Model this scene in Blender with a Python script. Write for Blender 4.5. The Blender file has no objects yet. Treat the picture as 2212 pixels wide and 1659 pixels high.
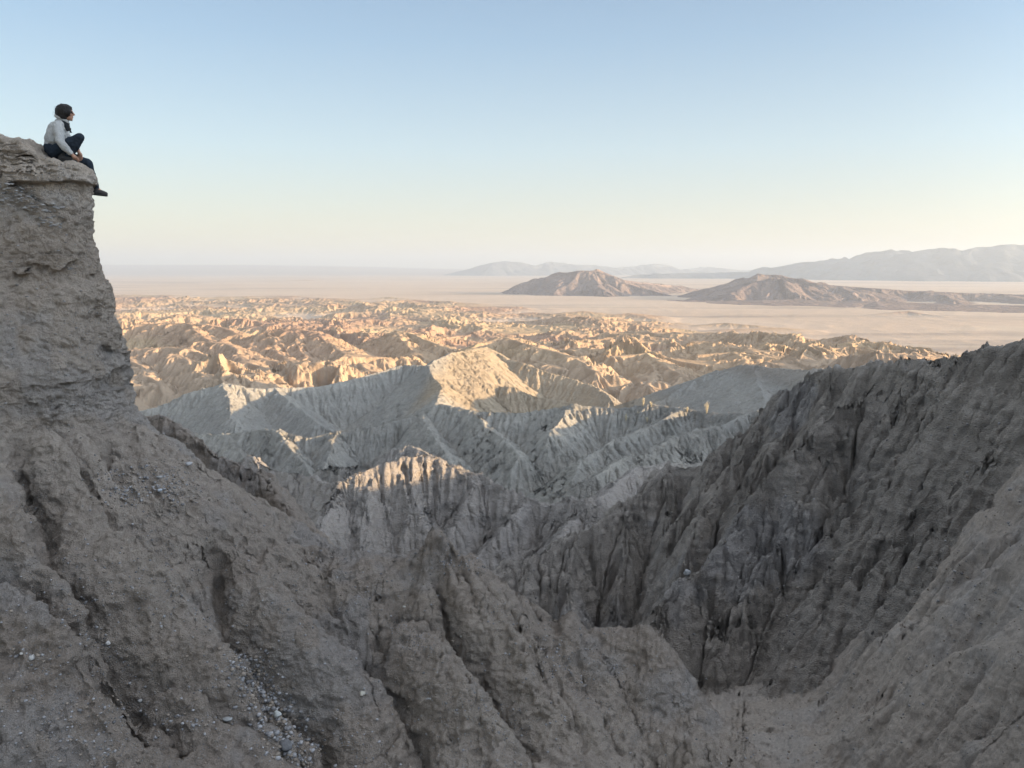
import bpy, math, random, time
import numpy as np
from mathutils import Vector, Matrix
T0 = time.time()
C = bpy.context.scene
COL = C.collection
F32 = np.float32

# ------------------------------------------------------------------ camera geometry (photo measured on a 2212 x 1659 grid)
FPX = 1703.0
PITCH = math.radians(8.4)
CP, SP = math.cos(PITCH), math.sin(PITCH)

def P(u, v, y):
    """world point seen at photo position (u, v) at forward distance y (metres)"""
    a = (u - 1106.0) / FPX; b = (829.5 - v) / FPX
    dy = CP + b * SP; dz = -SP + b * CP
    k = y / dy
    return (a * k, y, dz * k)

def PL(pts):
    return np.array([P(*p) for p in pts], float)

def ray_plane(u, v, z0, gx, gy, x0, y0):
    """where the sight line through (u, v) meets the plane z = z0 + gx (x-x0) + gy (y-y0)"""
    a = (u - 1106.0) / FPX; b = (829.5 - v) / FPX
    dy = CP + b * SP; dz = -SP + b * CP
    ax, az = a / dy, dz / dy
    y = (z0 - gx * x0 - gy * y0) / (az - gx * ax - gy)
    return ax * y, y

# ------------------------------------------------------------------ noise
_r = np.random.RandomState(7)
ANG = _r.rand(65536) * 2 * np.pi
GX = np.cos(ANG).astype(F32); GY = np.sin(ANG).astype(F32)
HX = (_r.rand(65536) - 0.5).astype(F32); HY = (_r.rand(65536) - 0.5).astype(F32)
V3 = (_r.rand(64 * 64 * 64) * 2 - 1).astype(F32)
V1 = (_r.rand(4096) * 2 - 1).astype(F32)

def perlin(x, y, seed=0):
    x = x + seed * 17.13; y = y + seed * 5.71
    ix = np.floor(x); iy = np.floor(y)
    fx = (x - ix).astype(F32); fy = (y - iy).astype(F32)
    ix = ix.astype(np.int32); iy = iy.astype(np.int32)
    i0 = (ix & 255) << 8; i1 = ((ix + 1) & 255) << 8; j0 = iy & 255; j1 = (iy + 1) & 255
    u = fx * fx * fx * (fx * (fx * 6 - 15) + 10); w = fy * fy * fy * (fy * (fy * 6 - 15) + 10)
    def g(i, dx, dy): return GX[i] * dx + GY[i] * dy
    a = g(i0 + j0, fx, fy); b = g(i1 + j0, fx - 1, fy)
    c = g(i0 + j1, fx, fy - 1); d = g(i1 + j1, fx - 1, fy - 1)
    ab = a + (b - a) * u; cd = c + (d - c) * u
    return (ab + (cd - ab) * w) * 1.5

def fbm(x, y, n=4, seed=0, gain=0.5):
    s = 0; a = 1.0; t = 0
    for i in range(n):
        s = s + a * perlin(x * 2 ** i, y * 2 ** i, seed + i * 3); t += a; a *= gain
    return s / t

def ridged(x, y, n=4, seed=0):
    s = 0; a = 1.0; t = 0; w = 1.0
    for i in range(n):
        r = 1 - np.abs(perlin(x * 2 ** i, y * 2 ** i, seed + i * 3)) * 1.3
        r = np.clip(r, 0, 1) ** 1.5
        s = s + a * r * w; w = np.clip(r * 1.4, 0, 1); t += a; a *= 0.5
    return s / t

def noise1(x, seed=0):
    x = x + seed * 31.7
    i = np.floor(x); f = (x - i).astype(F32); i = i.astype(np.int32)
    f = f * f * (3 - 2 * f)
    a = V1[i & 4095]; b = V1[(i + 1) & 4095]
    return a + (b - a) * f

def noise3(x, y, z):
    ix = np.floor(x); iy = np.floor(y); iz = np.floor(z)
    fx = (x - ix).astype(F32); fy = (y - iy).astype(F32); fz = (z - iz).astype(F32)
    ix = ix.astype(np.int32); iy = iy.astype(np.int32); iz = iz.astype(np.int32)
    fx = fx * fx * (3 - 2 * fx); fy = fy * fy * (3 - 2 * fy); fz = fz * fz * (3 - 2 * fz)
    X0 = (ix & 63) << 12; X1 = ((ix + 1) & 63) << 12; Y0 = (iy & 63) << 6; Y1 = ((iy + 1) & 63) << 6
    Z0 = iz & 63; Z1 = (iz + 1) & 63
    def l(a, b, t): return a + (b - a) * t
    return l(l(l(V3[X0 + Y0 + Z0], V3[X1 + Y0 + Z0], fx), l(V3[X0 + Y1 + Z0], V3[X1 + Y1 + Z0], fx), fy),
             l(l(V3[X0 + Y0 + Z1], V3[X1 + Y0 + Z1], fx), l(V3[X0 + Y1 + Z1], V3[X1 + Y1 + Z1], fx), fy), fz)

def sstep(a, b, x):
    t = np.clip((x - a) / (b - a), 0, 1)
    return t * t * (3 - 2 * t)

def gully(px, py, dx, dy, seed):
    """stripes running down the slope, kernel by kernel; returns cos and sin sums"""
    px = px + seed * 13.7; py = py + seed * 7.3
    ix = np.floor(px); iy = np.floor(py)
    fx = (px - ix).astype(F32); fy = (py - iy).astype(F32)
    ix = ix.astype(np.int32); iy = iy.astype(np.int32)
    ca = np.zeros_like(fx); sa = np.zeros_like(fx); wt = np.zeros_like(fx)
    for i in (-1, 0, 1):
        for j in (-1, 0, 1):
            k = (((ix + i) & 255) << 8) + ((iy + j) & 255)
            ax = fx - i - 0.5 - HX[k] * 0.9; ay = fy - j - 0.5 - HY[k] * 0.9
            d = ax * ax + ay * ay
            w = np.exp(-d * 2.6) * np.clip(1.6 - d * 0.7, 0, 1)
            m = (ax * dx + ay * dy) * F32(2 * np.pi)
            ca += np.cos(m) * w; sa += np.sin(m) * w; wt += w
    wt = np.maximum(wt, 1e-4)
    return ca / wt, sa / wt

def erode(x, y, h, gx, gy, lams, k=0.30, sharp=1.0, smin=0.12, smax=1.3, amp=None, cs=1.0):
    """cut branching gullies down the slope of h; gx, gy = its gradient"""
    gx = gx.astype(F32); gy = gy.astype(F32); h = h.astype(F32)
    for i, lam in enumerate(lams):
        s = np.sqrt(gx * gx + gy * gy) + 1e-6
        dx = -gy / s; dy = gx / s
        c, sn = gully(x / (lam * cs), y / (lam * cs), dx * cs, dy * cs, i + 1)
        a = k * lam * np.clip(s, 0, smax) * sstep(smin * 0.4, smin * 2.5, s)
        if amp is not None: a = a * amp(i)
        c2 = np.clip(0.5 + 0.5 * c, 0, 1)
        w_ = 1 - c2
        h = h + a * (0.30 - 1.45 * (sharp * w_ ** 2.2 + (1 - sharp) * w_))
        f = a * (-sn) * 2 * np.pi / lam * 0.42
        gx = gx + f * dx; gy = gy + f * dy
    return h

def tents(x, y, ridges, floor, r=0.0, k=0.0):
    """upper envelope of ridges; ridge = (polyline, slope left of travel, slope right of travel)"""
    h = floor
    for pts, sl, sr in ridges:
        for p, q in zip(pts[:-1], pts[1:]):
            ex, ey = q[0] - p[0], q[1] - p[1]
            L2 = ex * ex + ey * ey + 1e-9
            wx = x - p[0]; wy = y - p[1]
            t = np.clip((wx * ex + wy * ey) / L2, 0, 1)
            ax = wx - t * ex; ay = wy - t * ey
            d = np.sqrt(ax * ax + ay * ay + r * r) - r
            if sl != sr:
                sd = (ex * wy - ey * wx) / math.sqrt(L2)
                m = sstep(-0.5, 0.5, sd / (np.abs(d) + 0.2 + r))
                sl_ = sr + (sl - sr) * m
            else:
                sl_ = sl
            z = p[2] + (q[2] - p[2]) * t - sl_ * d
            if k > 0:
                m = np.maximum(h, z); h = m + k * np.log1p(np.exp(-np.abs(h - z) / k))
            else:
                h = np.maximum(h, z)
    return h

def polydist(x, y, pts):
    """distance to a plan polyline and position 0..1 along it"""
    pts = np.asarray(pts, float); best = None; n = len(pts) - 1
    for i in range(n):
        p, q = pts[i], pts[i + 1]
        ex, ey = q[0] - p[0], q[1] - p[1]
        L2 = ex * ex + ey * ey + 1e-9
        t = np.clip(((x - p[0]) * ex + (y - p[1]) * ey) / L2, 0, 1)
        d = (x - p[0] - t * ex) ** 2 + (y - p[1] - t * ey) ** 2
        s = (i + t) / n
        if best is None: best, bs = d, s
        else:
            m = d < best
            best = np.where(m, d, best); bs = np.where(m, s, bs)
    return np.sqrt(best), bs

# ------------------------------------------------------------------ mesh helpers
def tag(o, label=None, cat=None, group=None, kind=None):
    if label: o['label'] = label
    if cat: o['category'] = cat
    if group: o['group'] = group
    if kind: o['kind'] = kind
    return o

def grid_mesh(name, X, Y, Z, mat, col=None, parent=None, flip=False):
    n, m = X.shape
    me = bpy.data.meshes.new(name)
    co = np.stack([X, Y, Z], -1).reshape(-1, 3).astype(F32)
    me.vertices.add(n * m); me.vertices.foreach_set('co', co.ravel())
    i = (np.arange(n - 1)[:, None] * m + np.arange(m - 1)[None, :]).ravel()
    q = np.stack([i, i + 1, i + m + 1, i + m], -1) if not flip else np.stack([i, i + m, i + m + 1, i + 1], -1)
    nf = len(i)
    me.loops.add(nf * 4); me.polygons.add(nf)
    me.loops.foreach_set('vertex_index', q.ravel().astype(np.int32))
    me.polygons.foreach_set('loop_start', (np.arange(nf) * 4).astype(np.int32))
    me.polygons.foreach_set('use_smooth', np.ones(nf, bool))
    if col is not None:
        a = me.color_attributes.new('soil', 'FLOAT_COLOR', 'POINT')
        c4 = np.ones((n * m, 4), F32); c4[:, :3] = col.reshape(-1, 3)
        a.data.foreach_set('color', c4.ravel())
    me.update(calc_edges=True)
    o = bpy.data.objects.new(name, me); COL.objects.link(o)
    me.materials.append(mat)
    if parent: o.parent = parent
    return o

def box1(a, n, axis):
    """moving average along an axis"""
    if n <= 1: return a
    pad = [(0, 0)] * a.ndim; pad[axis] = (n // 2 + 1, n - n // 2 - 1)
    c = np.cumsum(np.pad(a, pad, mode='edge'), axis=axis, dtype=np.float64)
    hi = np.take(c, np.arange(n, c.shape[axis]), axis=axis); lo = np.take(c, np.arange(0, c.shape[axis] - n), axis=axis)
    r = (hi - lo) / n
    return np.take(r, np.arange(a.shape[axis]), axis=axis) if r.shape[axis] >= a.shape[axis] else r

def fan(t, y0, y1, rows, base, coarse=500, bias=0.25, per=3, hidden=0.12):
    """sample positions: straight columns x = t*y, rows crowded where the ground turns its face this way"""
    tc = t[::per]
    yc = np.exp(np.linspace(math.log(y0), math.log(y1), coarse))
    Y = np.repeat(yc[:, None], len(tc), 1).astype(F32); X = (Y * tc[None, :]).astype(F32)
    H = base(X, Y)
    e = H / Y
    run = np.maximum.accumulate(e, 0)
    vis = (e >= run - 0.004)
    de = np.abs(np.diff(e, axis=0))
    dl = np.log(yc[1:] / yc[:-1])[:, None]
    w = de * (vis[1:] * 1.0 + hidden) + bias * dl * 0.02 + hidden * 0.3 * dl
    w = box1(box1(w, 9, 0), 9, 1)
    cw = np.concatenate([np.zeros((1, w.shape[1])), np.cumsum(w, 0)], 0)
    cw /= cw[-1:]
    s = np.linspace(0, 1, rows)
    Yo = np.empty((rows, len(tc)))
    for j in range(len(tc)):
        Yo[:, j] = np.interp(s, cw[:, j], yc)
    # back to all columns
    k = np.clip(np.arange(len(t)) / per, 0, len(tc) - 1 - 1e-6)
    k0 = np.floor(k).astype(int); f = (k - k0)[None, :]
    k1 = np.minimum(k0 + 1, len(tc) - 1)
    Yf = Yo[:, k0] * (1 - f) + Yo[:, k1] * f
    return (Yf * t[None, :]).astype(F32), Yf.astype(F32)

def grad(fn, X, Y, e):
    h = fn(X, Y)
    return h, (fn(X + e, Y) - h) / e, (fn(X, Y + e) - h) / e

def normals(X, Y, Z):
    ux, uy, uz = [np.gradient(a, axis=1) for a in (X, Y, Z)]
    vx, vy, vz = [np.gradient(a, axis=0) for a in (X, Y, Z)]
    nx = uy * vz - uz * vy; ny = uz * vx - ux * vz; nz = ux * vy - uy * vx
    l = np.sqrt(nx * nx + ny * ny + nz * nz) + 1e-12
    s = np.where(nz < 0, -1, 1) / l
    return nx * s, ny * s, nz * s

# ================================================================== NEAR GROUND (5 - 75 m)
# --- left slope under the cliff
LZ, LGX, LGY, LX0, LY0 = -2.3, -0.47, 0.80, -5.8, 12.0
def on_left(pts):
    return [ray_plane(u, v, LZ, LGX, LGY, LX0, LY0) for u, v in pts]
F = PL([(-900, 860, 9.0), (-300, 880, 10.3), (0, 890, 11.0), (180, 895, 11.8), (290, 905, 12.2), (350, 960, 12.1), (430, 1035, 12.0), (500, 1085, 12.0), (560, 1120, 12.0),
        (610, 1165, 12.0), (650, 1184, 12.0), (760, 1187, 12.0), (815, 1196, 12.0), (862, 1215, 11.9), (900, 1200, 11.9), (940, 1192, 11.9), (1000, 1214, 11.9), (1070, 1245, 11.9),
        (1130, 1292, 11.8), (1190, 1345, 11.8), (1255, 1389, 11.8), (1340, 1393, 11.8), (1415, 1403, 11.7), (1455, 1440, 11.5), (1482, 1520, 11.0), (1500, 1600, 10.5), (1540, 1700, 10.0)])
R2 = PL([(180, 900, 21), (300, 903, 19), (345, 897, 18.2), (380, 915, 18), (420, 945, 17.5), (470, 985, 17), (520, 1000, 16.6), (560, 1017, 16.3), (590, 1052, 16), (640, 1120, 15), (690, 1160, 14.4), (760, 1230, 13.8)])
GUL = [  # gullies on the left slope: points, width, depth
    ([(20, 850), (40, 974), (55, 1065), (101, 1176), (121, 1327), (191, 1412), (282, 1538), (353, 1609), (400, 1690)], .20, .34),
    ([(80, 800), (96, 914), (141, 999), (217, 1125), (250, 1166), (322, 1251), (418, 1307), (469, 1392), (504, 1438), (590, 1530), (650, 1610), (690, 1700)], .13, .20),
    ([(440, 1130), (468, 1160), (470, 1230), (480, 1310), (509, 1377), (544, 1418), (630, 1503), (700, 1580), (730, 1690)], .22, .42),
    ([(600, 1215), (658, 1283), (717, 1330), (781, 1374), (825, 1430), (876, 1521), (904, 1608), (930, 1690)], .16, .36),
    ([(925, 1275), (944, 1300), (971, 1374), (1007, 1461), (1039, 1489), (1075, 1549), (1114, 1600), (1155, 1690)], .17, .34),
    ([(850, 1285), (862, 1320), (915, 1360), (960, 1400)], .10, .12),
    ([(1230, 1460), (1289, 1565), (1335, 1680)], .10, .07),
    ([(1120, 1400), (1180, 1490), (1235, 1600), (1260, 1690)], .09, .07),
    ([(-40, 1340), (0, 1362), (41, 1402), (85, 1417), (108, 1455), (156, 1510), (216, 1544), (238, 1585), (290, 1620), (330, 1690)], .15, .28),
    ([(230, 1490), (297, 1536), (372, 1544), (439, 1555), (483, 1588), (540, 1600), (600, 1640), (640, 1690)], .13, .24),
    ([(170, 820), (205, 940), (232, 1020), (262, 1040)], .10, .16),
    ([(690, 1250), (740, 1290), (800, 1320), (850, 1400)], .12, .14),
]
BUMP = [  # swellings on the left slope: points, width, height
    ([(560, 1160), (660, 1215), (750, 1300), (800, 1345)], .30, .22),
    ([(700, 1195), (800, 1230), (860, 1300)], .30, .20),
    ([(250, 1230), (330, 1330), (430, 1450), (520, 1530)], .42, .26),
    ([(120, 1000), (180, 1100), (240, 1200)], .24, .18),
    ([(-60, 1160), (40, 1270), (120, 1350), (230, 1490)], .34, .22),
    ([(0, 1440), (100, 1500), (190, 1600)], .30, .20),
    ([(560, 1290), (660, 1400), (760, 1500), (830, 1620)], .36, .26),
    ([(820, 1400), (910, 1480), (980, 1560), (1040, 1650)], .36, .22),
    ([(930, 1225), (990, 1300), (1090, 1420), (1190, 1560)], .42, .26),
    ([(1200, 1375), (1280, 1420), (1350, 1440), (1410, 1490), (1440, 1600)], .50, .26),
    ([(930, 1215), (940, 1275)], .22, .22),
]
GUL = [(on_left(p), w, d) for p, w, d in GUL]
BUMP = [(on_left(p), w, d) for p, w, d in BUMP]

def h_left(x, y):
    wx = x + 0.09 * fbm(x * 1.3, y * 1.3, 4, 3); wy = y + 0.09 * fbm(x * 1.3, y * 1.3, 4, 9)
    return tents(wx, wy, [(F, 1.45, 0.80), (R2, 1.5, 2.3)], np.full(x.shape, -90.0), r=0.15)

# --- right spur and its buttress
C1 = PL([(2900, 640, 17), (2500, 690, 20), (2212, 738, 24), (2140, 757, 25.5), (2080, 772, 27), (2030, 778, 28.5), (1960, 774, 30), (1900, 788, 32), (1820, 795, 34), (1770, 800, 36), (1740, 822, 37), (1695, 843, 38),
         (1650, 880, 39), (1600, 935, 40), (1570, 985, 40), (1545, 1003, 40), (1500, 1010, 40.5), (1440, 1006, 41), (1420, 1035, 40), (1380, 1070, 39.5), (1350, 1092, 39),
         (1300, 1130, 38), (1250, 1152, 37.5), (1180, 1190, 36), (1100, 1215, 35), (1060, 1240, 34.5), (960, 1300, 33)])
S1 = PL([(1960, 776, 30), (1930, 820, 30), (1890, 852, 31), (1810, 880, 30.5), (1758, 927, 30), (1720, 966, 29.6), (1688, 991, 29.3), (1656, 1036, 29), (1609, 1115, 28.2), (1559, 1177, 27.5),
         (1500, 1240, 26.8), (1463, 1269, 26.4), (1425, 1300, 26), (1394, 1364, 25.4), (1375, 1440, 25)])
S2 = PL([(1830, 930, 30.3), (1790, 1000, 29), (1745, 1078, 28), (1715, 1090, 27.7), (1660, 1200, 26.8), (1600, 1300, 26), (1540, 1420, 25), (1490, 1540, 24)])
S3 = PL([(1745, 1080, 28), (1752, 1200, 27), (1735, 1320, 26), (1710, 1440, 25), (1690, 1540, 24)])
S4 = PL([(1800, 900, 31), (1840, 980, 29.5), (1860, 1080, 28), (1872, 1200, 26.2), (1868, 1330, 24.2), (1835, 1450, 22.6)])
S5 = PL([(2080, 772, 27), (2060, 860, 26.3), (2030, 960, 25.5), (2000, 1080, 24.7), (1970, 1200, 23.6)])
S6 = PL([(1690, 845, 38), (1640, 925, 37.5), (1619, 961, 37), (1584, 1006, 36.3), (1559, 1048, 35.6), (1525, 1095, 34.7), (1490, 1180, 33)])
S7 = PL([(1600, 935, 40), (1579, 950, 39.4), (1554, 985, 38.6), (1530, 1040, 37.4), (1470, 1120, 36)])
S8 = PL([(1250, 1152, 37.5), (1240, 1190, 36.3), (1225, 1260, 34.4), (1230, 1330, 32.5)])
S9 = PL([(1740, 822, 37), (1720, 880, 36), (1700, 915, 35.2), (1660, 980, 34)])
RIB = [PL(p) for p in ([(1890, 852, 31), (1912, 1000, 29), (1930, 1150, 27), (1915, 1300, 24.4)], [(1609, 1115, 28.2), (1592, 1250, 26.8), (1545, 1350, 25.7), (1500, 1450, 24.9)],
       [(1770, 1040, 28.6), (1792, 1180, 27), (1790, 1290, 26), (1775, 1400, 25), (1752, 1510, 24)], [(1995, 785, 29.5), (1965, 890, 28.6), (1950, 1000, 27.6)],
       [(1350, 1092, 39), (1345, 1200, 36.4), (1328, 1330, 33.8)], [(1440, 1006, 41), (1448, 1100, 38.4), (1432, 1220, 35.6), (1400, 1330, 33.4)], [(1180, 1190, 36), (1192, 1290, 33.6)],
       [(1656, 1036, 29), (1640, 1150, 27.8), (1590, 1280, 26.4)], [(1140, 1205, 35.4), (1140, 1290, 33.4)])]
# --- the slope that falls away to the left at the lower right
NZ, NGX, NGY, NX0, NY0 = -8.2, 1.42, -0.57, 8.5, 12.0
def on_right(pts, up=0.0):
    o = []
    for u, v in pts:
        x, y = ray_plane(u, v, NZ, NGX, NGY, NX0, NY0)
        o.append((x, y, NZ + NGX * (x - NX0) + NGY * (y - NY0)))
    return np.array(o)
NR = [(on_right(p), w, d) for p, w, d in [
    ([(2300, 1160), (2128, 1287), (2074, 1332), (1980, 1390), (1860, 1440)], .7, .55),
    ([(2300, 1360), (2212, 1405), (2056, 1450), (1942, 1540), (1860, 1600), (1737, 1690)], .5, .5),
    ([(2300, 1520), (2212, 1565), (2117, 1637), (2080, 1700)], .28, .34),
    ([(2250, 1000), (2150, 1110), (2060, 1240)], .7, .5)]]
NG = [(on_right(p), w, d) for p, w, d in [
    ([(2260, 1270), (2130, 1350), (1990, 1440), (1930, 1480)], .45, .5),
    ([(2300, 1450), (2150, 1530), (2020, 1610), (1930, 1700)], .35, .5),
    ([(2260, 1080), (2150, 1180), (2030, 1310)], .5, .4)]]

RIGHT = [(C1[::-1], 1.5, 1.75), (S1, 1.7, 2.1), (S2, 1.9, 1.9), (S3, 2.0, 2.0), (S4, 1.6, 1.6), (S5, 1.3, 1.3), (S6, 1.9, 1.9), (S7, 2.0, 2.0), (S8, 1.9, 1.9), (S9, 1.9, 1.9)] + [(p, 2.3, 2.3) for p in RIB]

def h_right(x, y):
    wx = x + 0.38 * fbm(x * .3, y * .3, 4, 21); wy = y + 0.38 * fbm(x * .3, y * .3, 4, 27)
    f = np.maximum(-8.0 - 0.5 * y, -34)
    return tents(wx, wy, RIGHT, f, r=0.25, k=0.08)

def h_slope(x, y):
    z = NZ + NGX * (x - NX0) + NGY * (y - NY0)
    for p, w, d in NR:
        q, s = polydist(x + .25 * fbm(x * .8, y * .8, 2, 5), y + .25 * fbm(x * .8, y * .8, 2, 6), p)
        z = z + .75 * d * np.exp(-(q / w) ** 1.5)
    for p, w, d in NG:
        q, s = polydist(x + .25 * fbm(x * .8, y * .8, 2, 5), y + .25 * fbm(x * .8, y * .8, 2, 6), p)
        z = z - d * np.exp(-(q / w) ** 2)
    z = np.minimum(z, -0.215 * y - 0.35)
    # lower apron: flattens out into the wash floor
    fl = -13.75 - 0.22 * (y - 24) + 0.20 * (x - 7) - 1.1 * np.maximum(y - 24.6, 0) - .5 * np.maximum(5.5 - x, 0)
    fl = fl + .16 * fbm(x * .5, y * .5, 4, 65) - .10 * ridged(x * .45 + y * .2, y * .25, 3, 66)
    return np.maximum(z, fl) + 0.3 * np.log1p(np.exp(-np.abs(z - fl) / 0.3))

def near_base(x, y):
    a = h_left(x, y); b = h_right(x, y); c = h_slope(x, y)
    c = np.where(y > 40, -60, c)
    return np.maximum(np.maximum(a, b), c)

def near_full(x, y):
    parts = []
    # left slope with its carved gullies
    h, gx, gy = grad(h_left, x, y, 0.05)
    wx = x + 0.10 * fbm(x * 1.7, y * 1.7, 3, 31) ; wy = y + 0.10 * fbm(x * 1.7, y * 1.7, 3, 35)
    m = (y < 13.5) & (x > -16) & (x < 5)
    rel = np.zeros(x.shape)
    xm, ym = wx[m], wy[m]
    rm = np.zeros(xm.shape)
    for p, w, d in BUMP:
        q, s = polydist(xm, ym, p)
        rm += 1.45 * d * np.exp(-(q / w) ** 2) * sstep(0, .12, s + .03) * sstep(0, .15, 1.03 - s)
    for p, w, d in GUL:
        q, s = polydist(xm, ym, p)
        rm -= 1.75 * d * np.exp(-(q / (.62 * w * (0.75 + 0.5 * s))) ** 1.1) * sstep(-.02, .15, s)
    rel[m] = rm
    fade = sstep(0.0, 0.5, -(y - 12.0) + 0.15)
    h = h + rel * fade
    h = erode(x, y, h, gx * 1.7, gy * .8, [1.2, 0.6, 0.3, 0.15], k=0.100, sharp=.9, cs=1.8)
    h = h + 0.07 * fbm(x * 1.1, y * 1.1, 4, 41) + 0.05 * ridged(x * 2.1, y * 2.1, 4, 43)
    # right spur
    g, gx, gy = grad(h_right, x, y, 0.12)
    g = erode(x, y, g, gx, gy, [2.8, 1.4, 0.7, 0.35], k=0.21, sharp=.9, smax=1.6, cs=2.3, amp=lambda i: (1.1, 1.1, 1.0, .9)[i])
    g = g + 0.16 * fbm(x * .30, y * .30, 5, 51, .55)
    # right slope
    s_, gx, gy = grad(h_slope, x, y, 0.06)
    s_ = erode(x, y, s_, gx, gy, [1.9, 0.9, 0.45, 0.22], k=0.17, sharp=.9, cs=2.0)
    s_ = s_ + 0.18 * fbm(x * .6, y * .6, 5, 61, .55)
    s_ = np.where(y > 40, -60, s_)
    z = np.maximum(h, np.maximum(g, s_))
    who = np.where(z == h, 0, np.where(z == g, 1, 2))
    return z, who

def rough(X, Y, Z, lams, amps, ledge=0.0, lz=1.0, mask=1.0):
    """push the surface along its own normal: lumps, ledges and pits, so steep faces are rough and can overhang"""
    nx, ny, nz = normals(X, Y, Z)
    d = np.zeros(X.shape, F32)
    for i, (l, a) in enumerate(zip(lams, amps)):
        n = noise3(X / l + i * 9.1, Y / l + i * 3.7, Z / l * 1.25)
        d += a * n
        if i in (1, 2, 3):
            d -= a * 0.9 * np.clip(np.abs(noise3(X / l + 40, Y / l, Z / l)) * -2.5 + 0.45, 0, 1)
    if ledge:
        steep = sstep(0.25, 0.8, 1 - np.abs(nz))
        w = Z + 0.3 * lz * noise3(X / lz / 2.5, Y / lz / 2.5, Z / lz / 2.5)
        d += ledge * steep * (noise1(w / lz * 2.2, 1) * .6 + noise1(w / lz * 5.5, 2) * .45 + noise1(w / lz * 13, 3) * .25) * (0.5 + 0.9 * np.clip(noise3(X / lz, Y / lz, Z / lz * .5) + .3, 0, 1))
    d = d * mask
    return X + nx * d, Y + ny * d, Z + nz * d, d

# ================================================================== CLIFF at the left (near vertical, so built as a wall and not as a height field)
SIL = [(150, 330), (196, 368), (205, 385), (208, 400), (208, 412), (206, 426), (205, 450), (208, 475), (212, 500), (221, 520), (228, 542), (231, 575), (234, 600), (245, 610), (250, 640), (252, 690),
       (266, 708), (269, 760), (273, 800), (274, 840), (280, 880), (292, 905), (330, 960), (400, 1060)]
_sp = np.array([P(u, v, 12.3) for u, v in SIL])
CAPX = _sp[3][0]
def cliff_off(z):
    zz = _sp[1:, 2][::-1]; oo = (_sp[1:, 0] - CAPX)[::-1]
    return sum(np.interp(z + k * .03, zz, oo) for k in (-2, -1, 0, 1, 2)) / 5
TOPP = np.array([P(u, v, 12.1) for u, v in [(-400, 280), (-150, 292), (0, 303), (40, 303), (75, 309), (98, 322), (108, 338), (130, 346), (150, 352), (178, 356), (192, 364), (203, 376)]])
def cliff_top(x):
    return np.interp(x, TOPP[:, 0], TOPP[:, 2])
RIM = np.array([(-20, 5.5), (-13, 8.6), (-9.5, 10.7), (-8.2, 11.3), (-7.4, 11.55), (-6.9, 11.7), (-6.58, 11.85), (-6.40, 12.05), (-6.36, 12.3), (-6.6, 12.7), (-7.1, 13.2), (-8.2, 14.0), (-11, 15.5), (-15, 17)])

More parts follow.
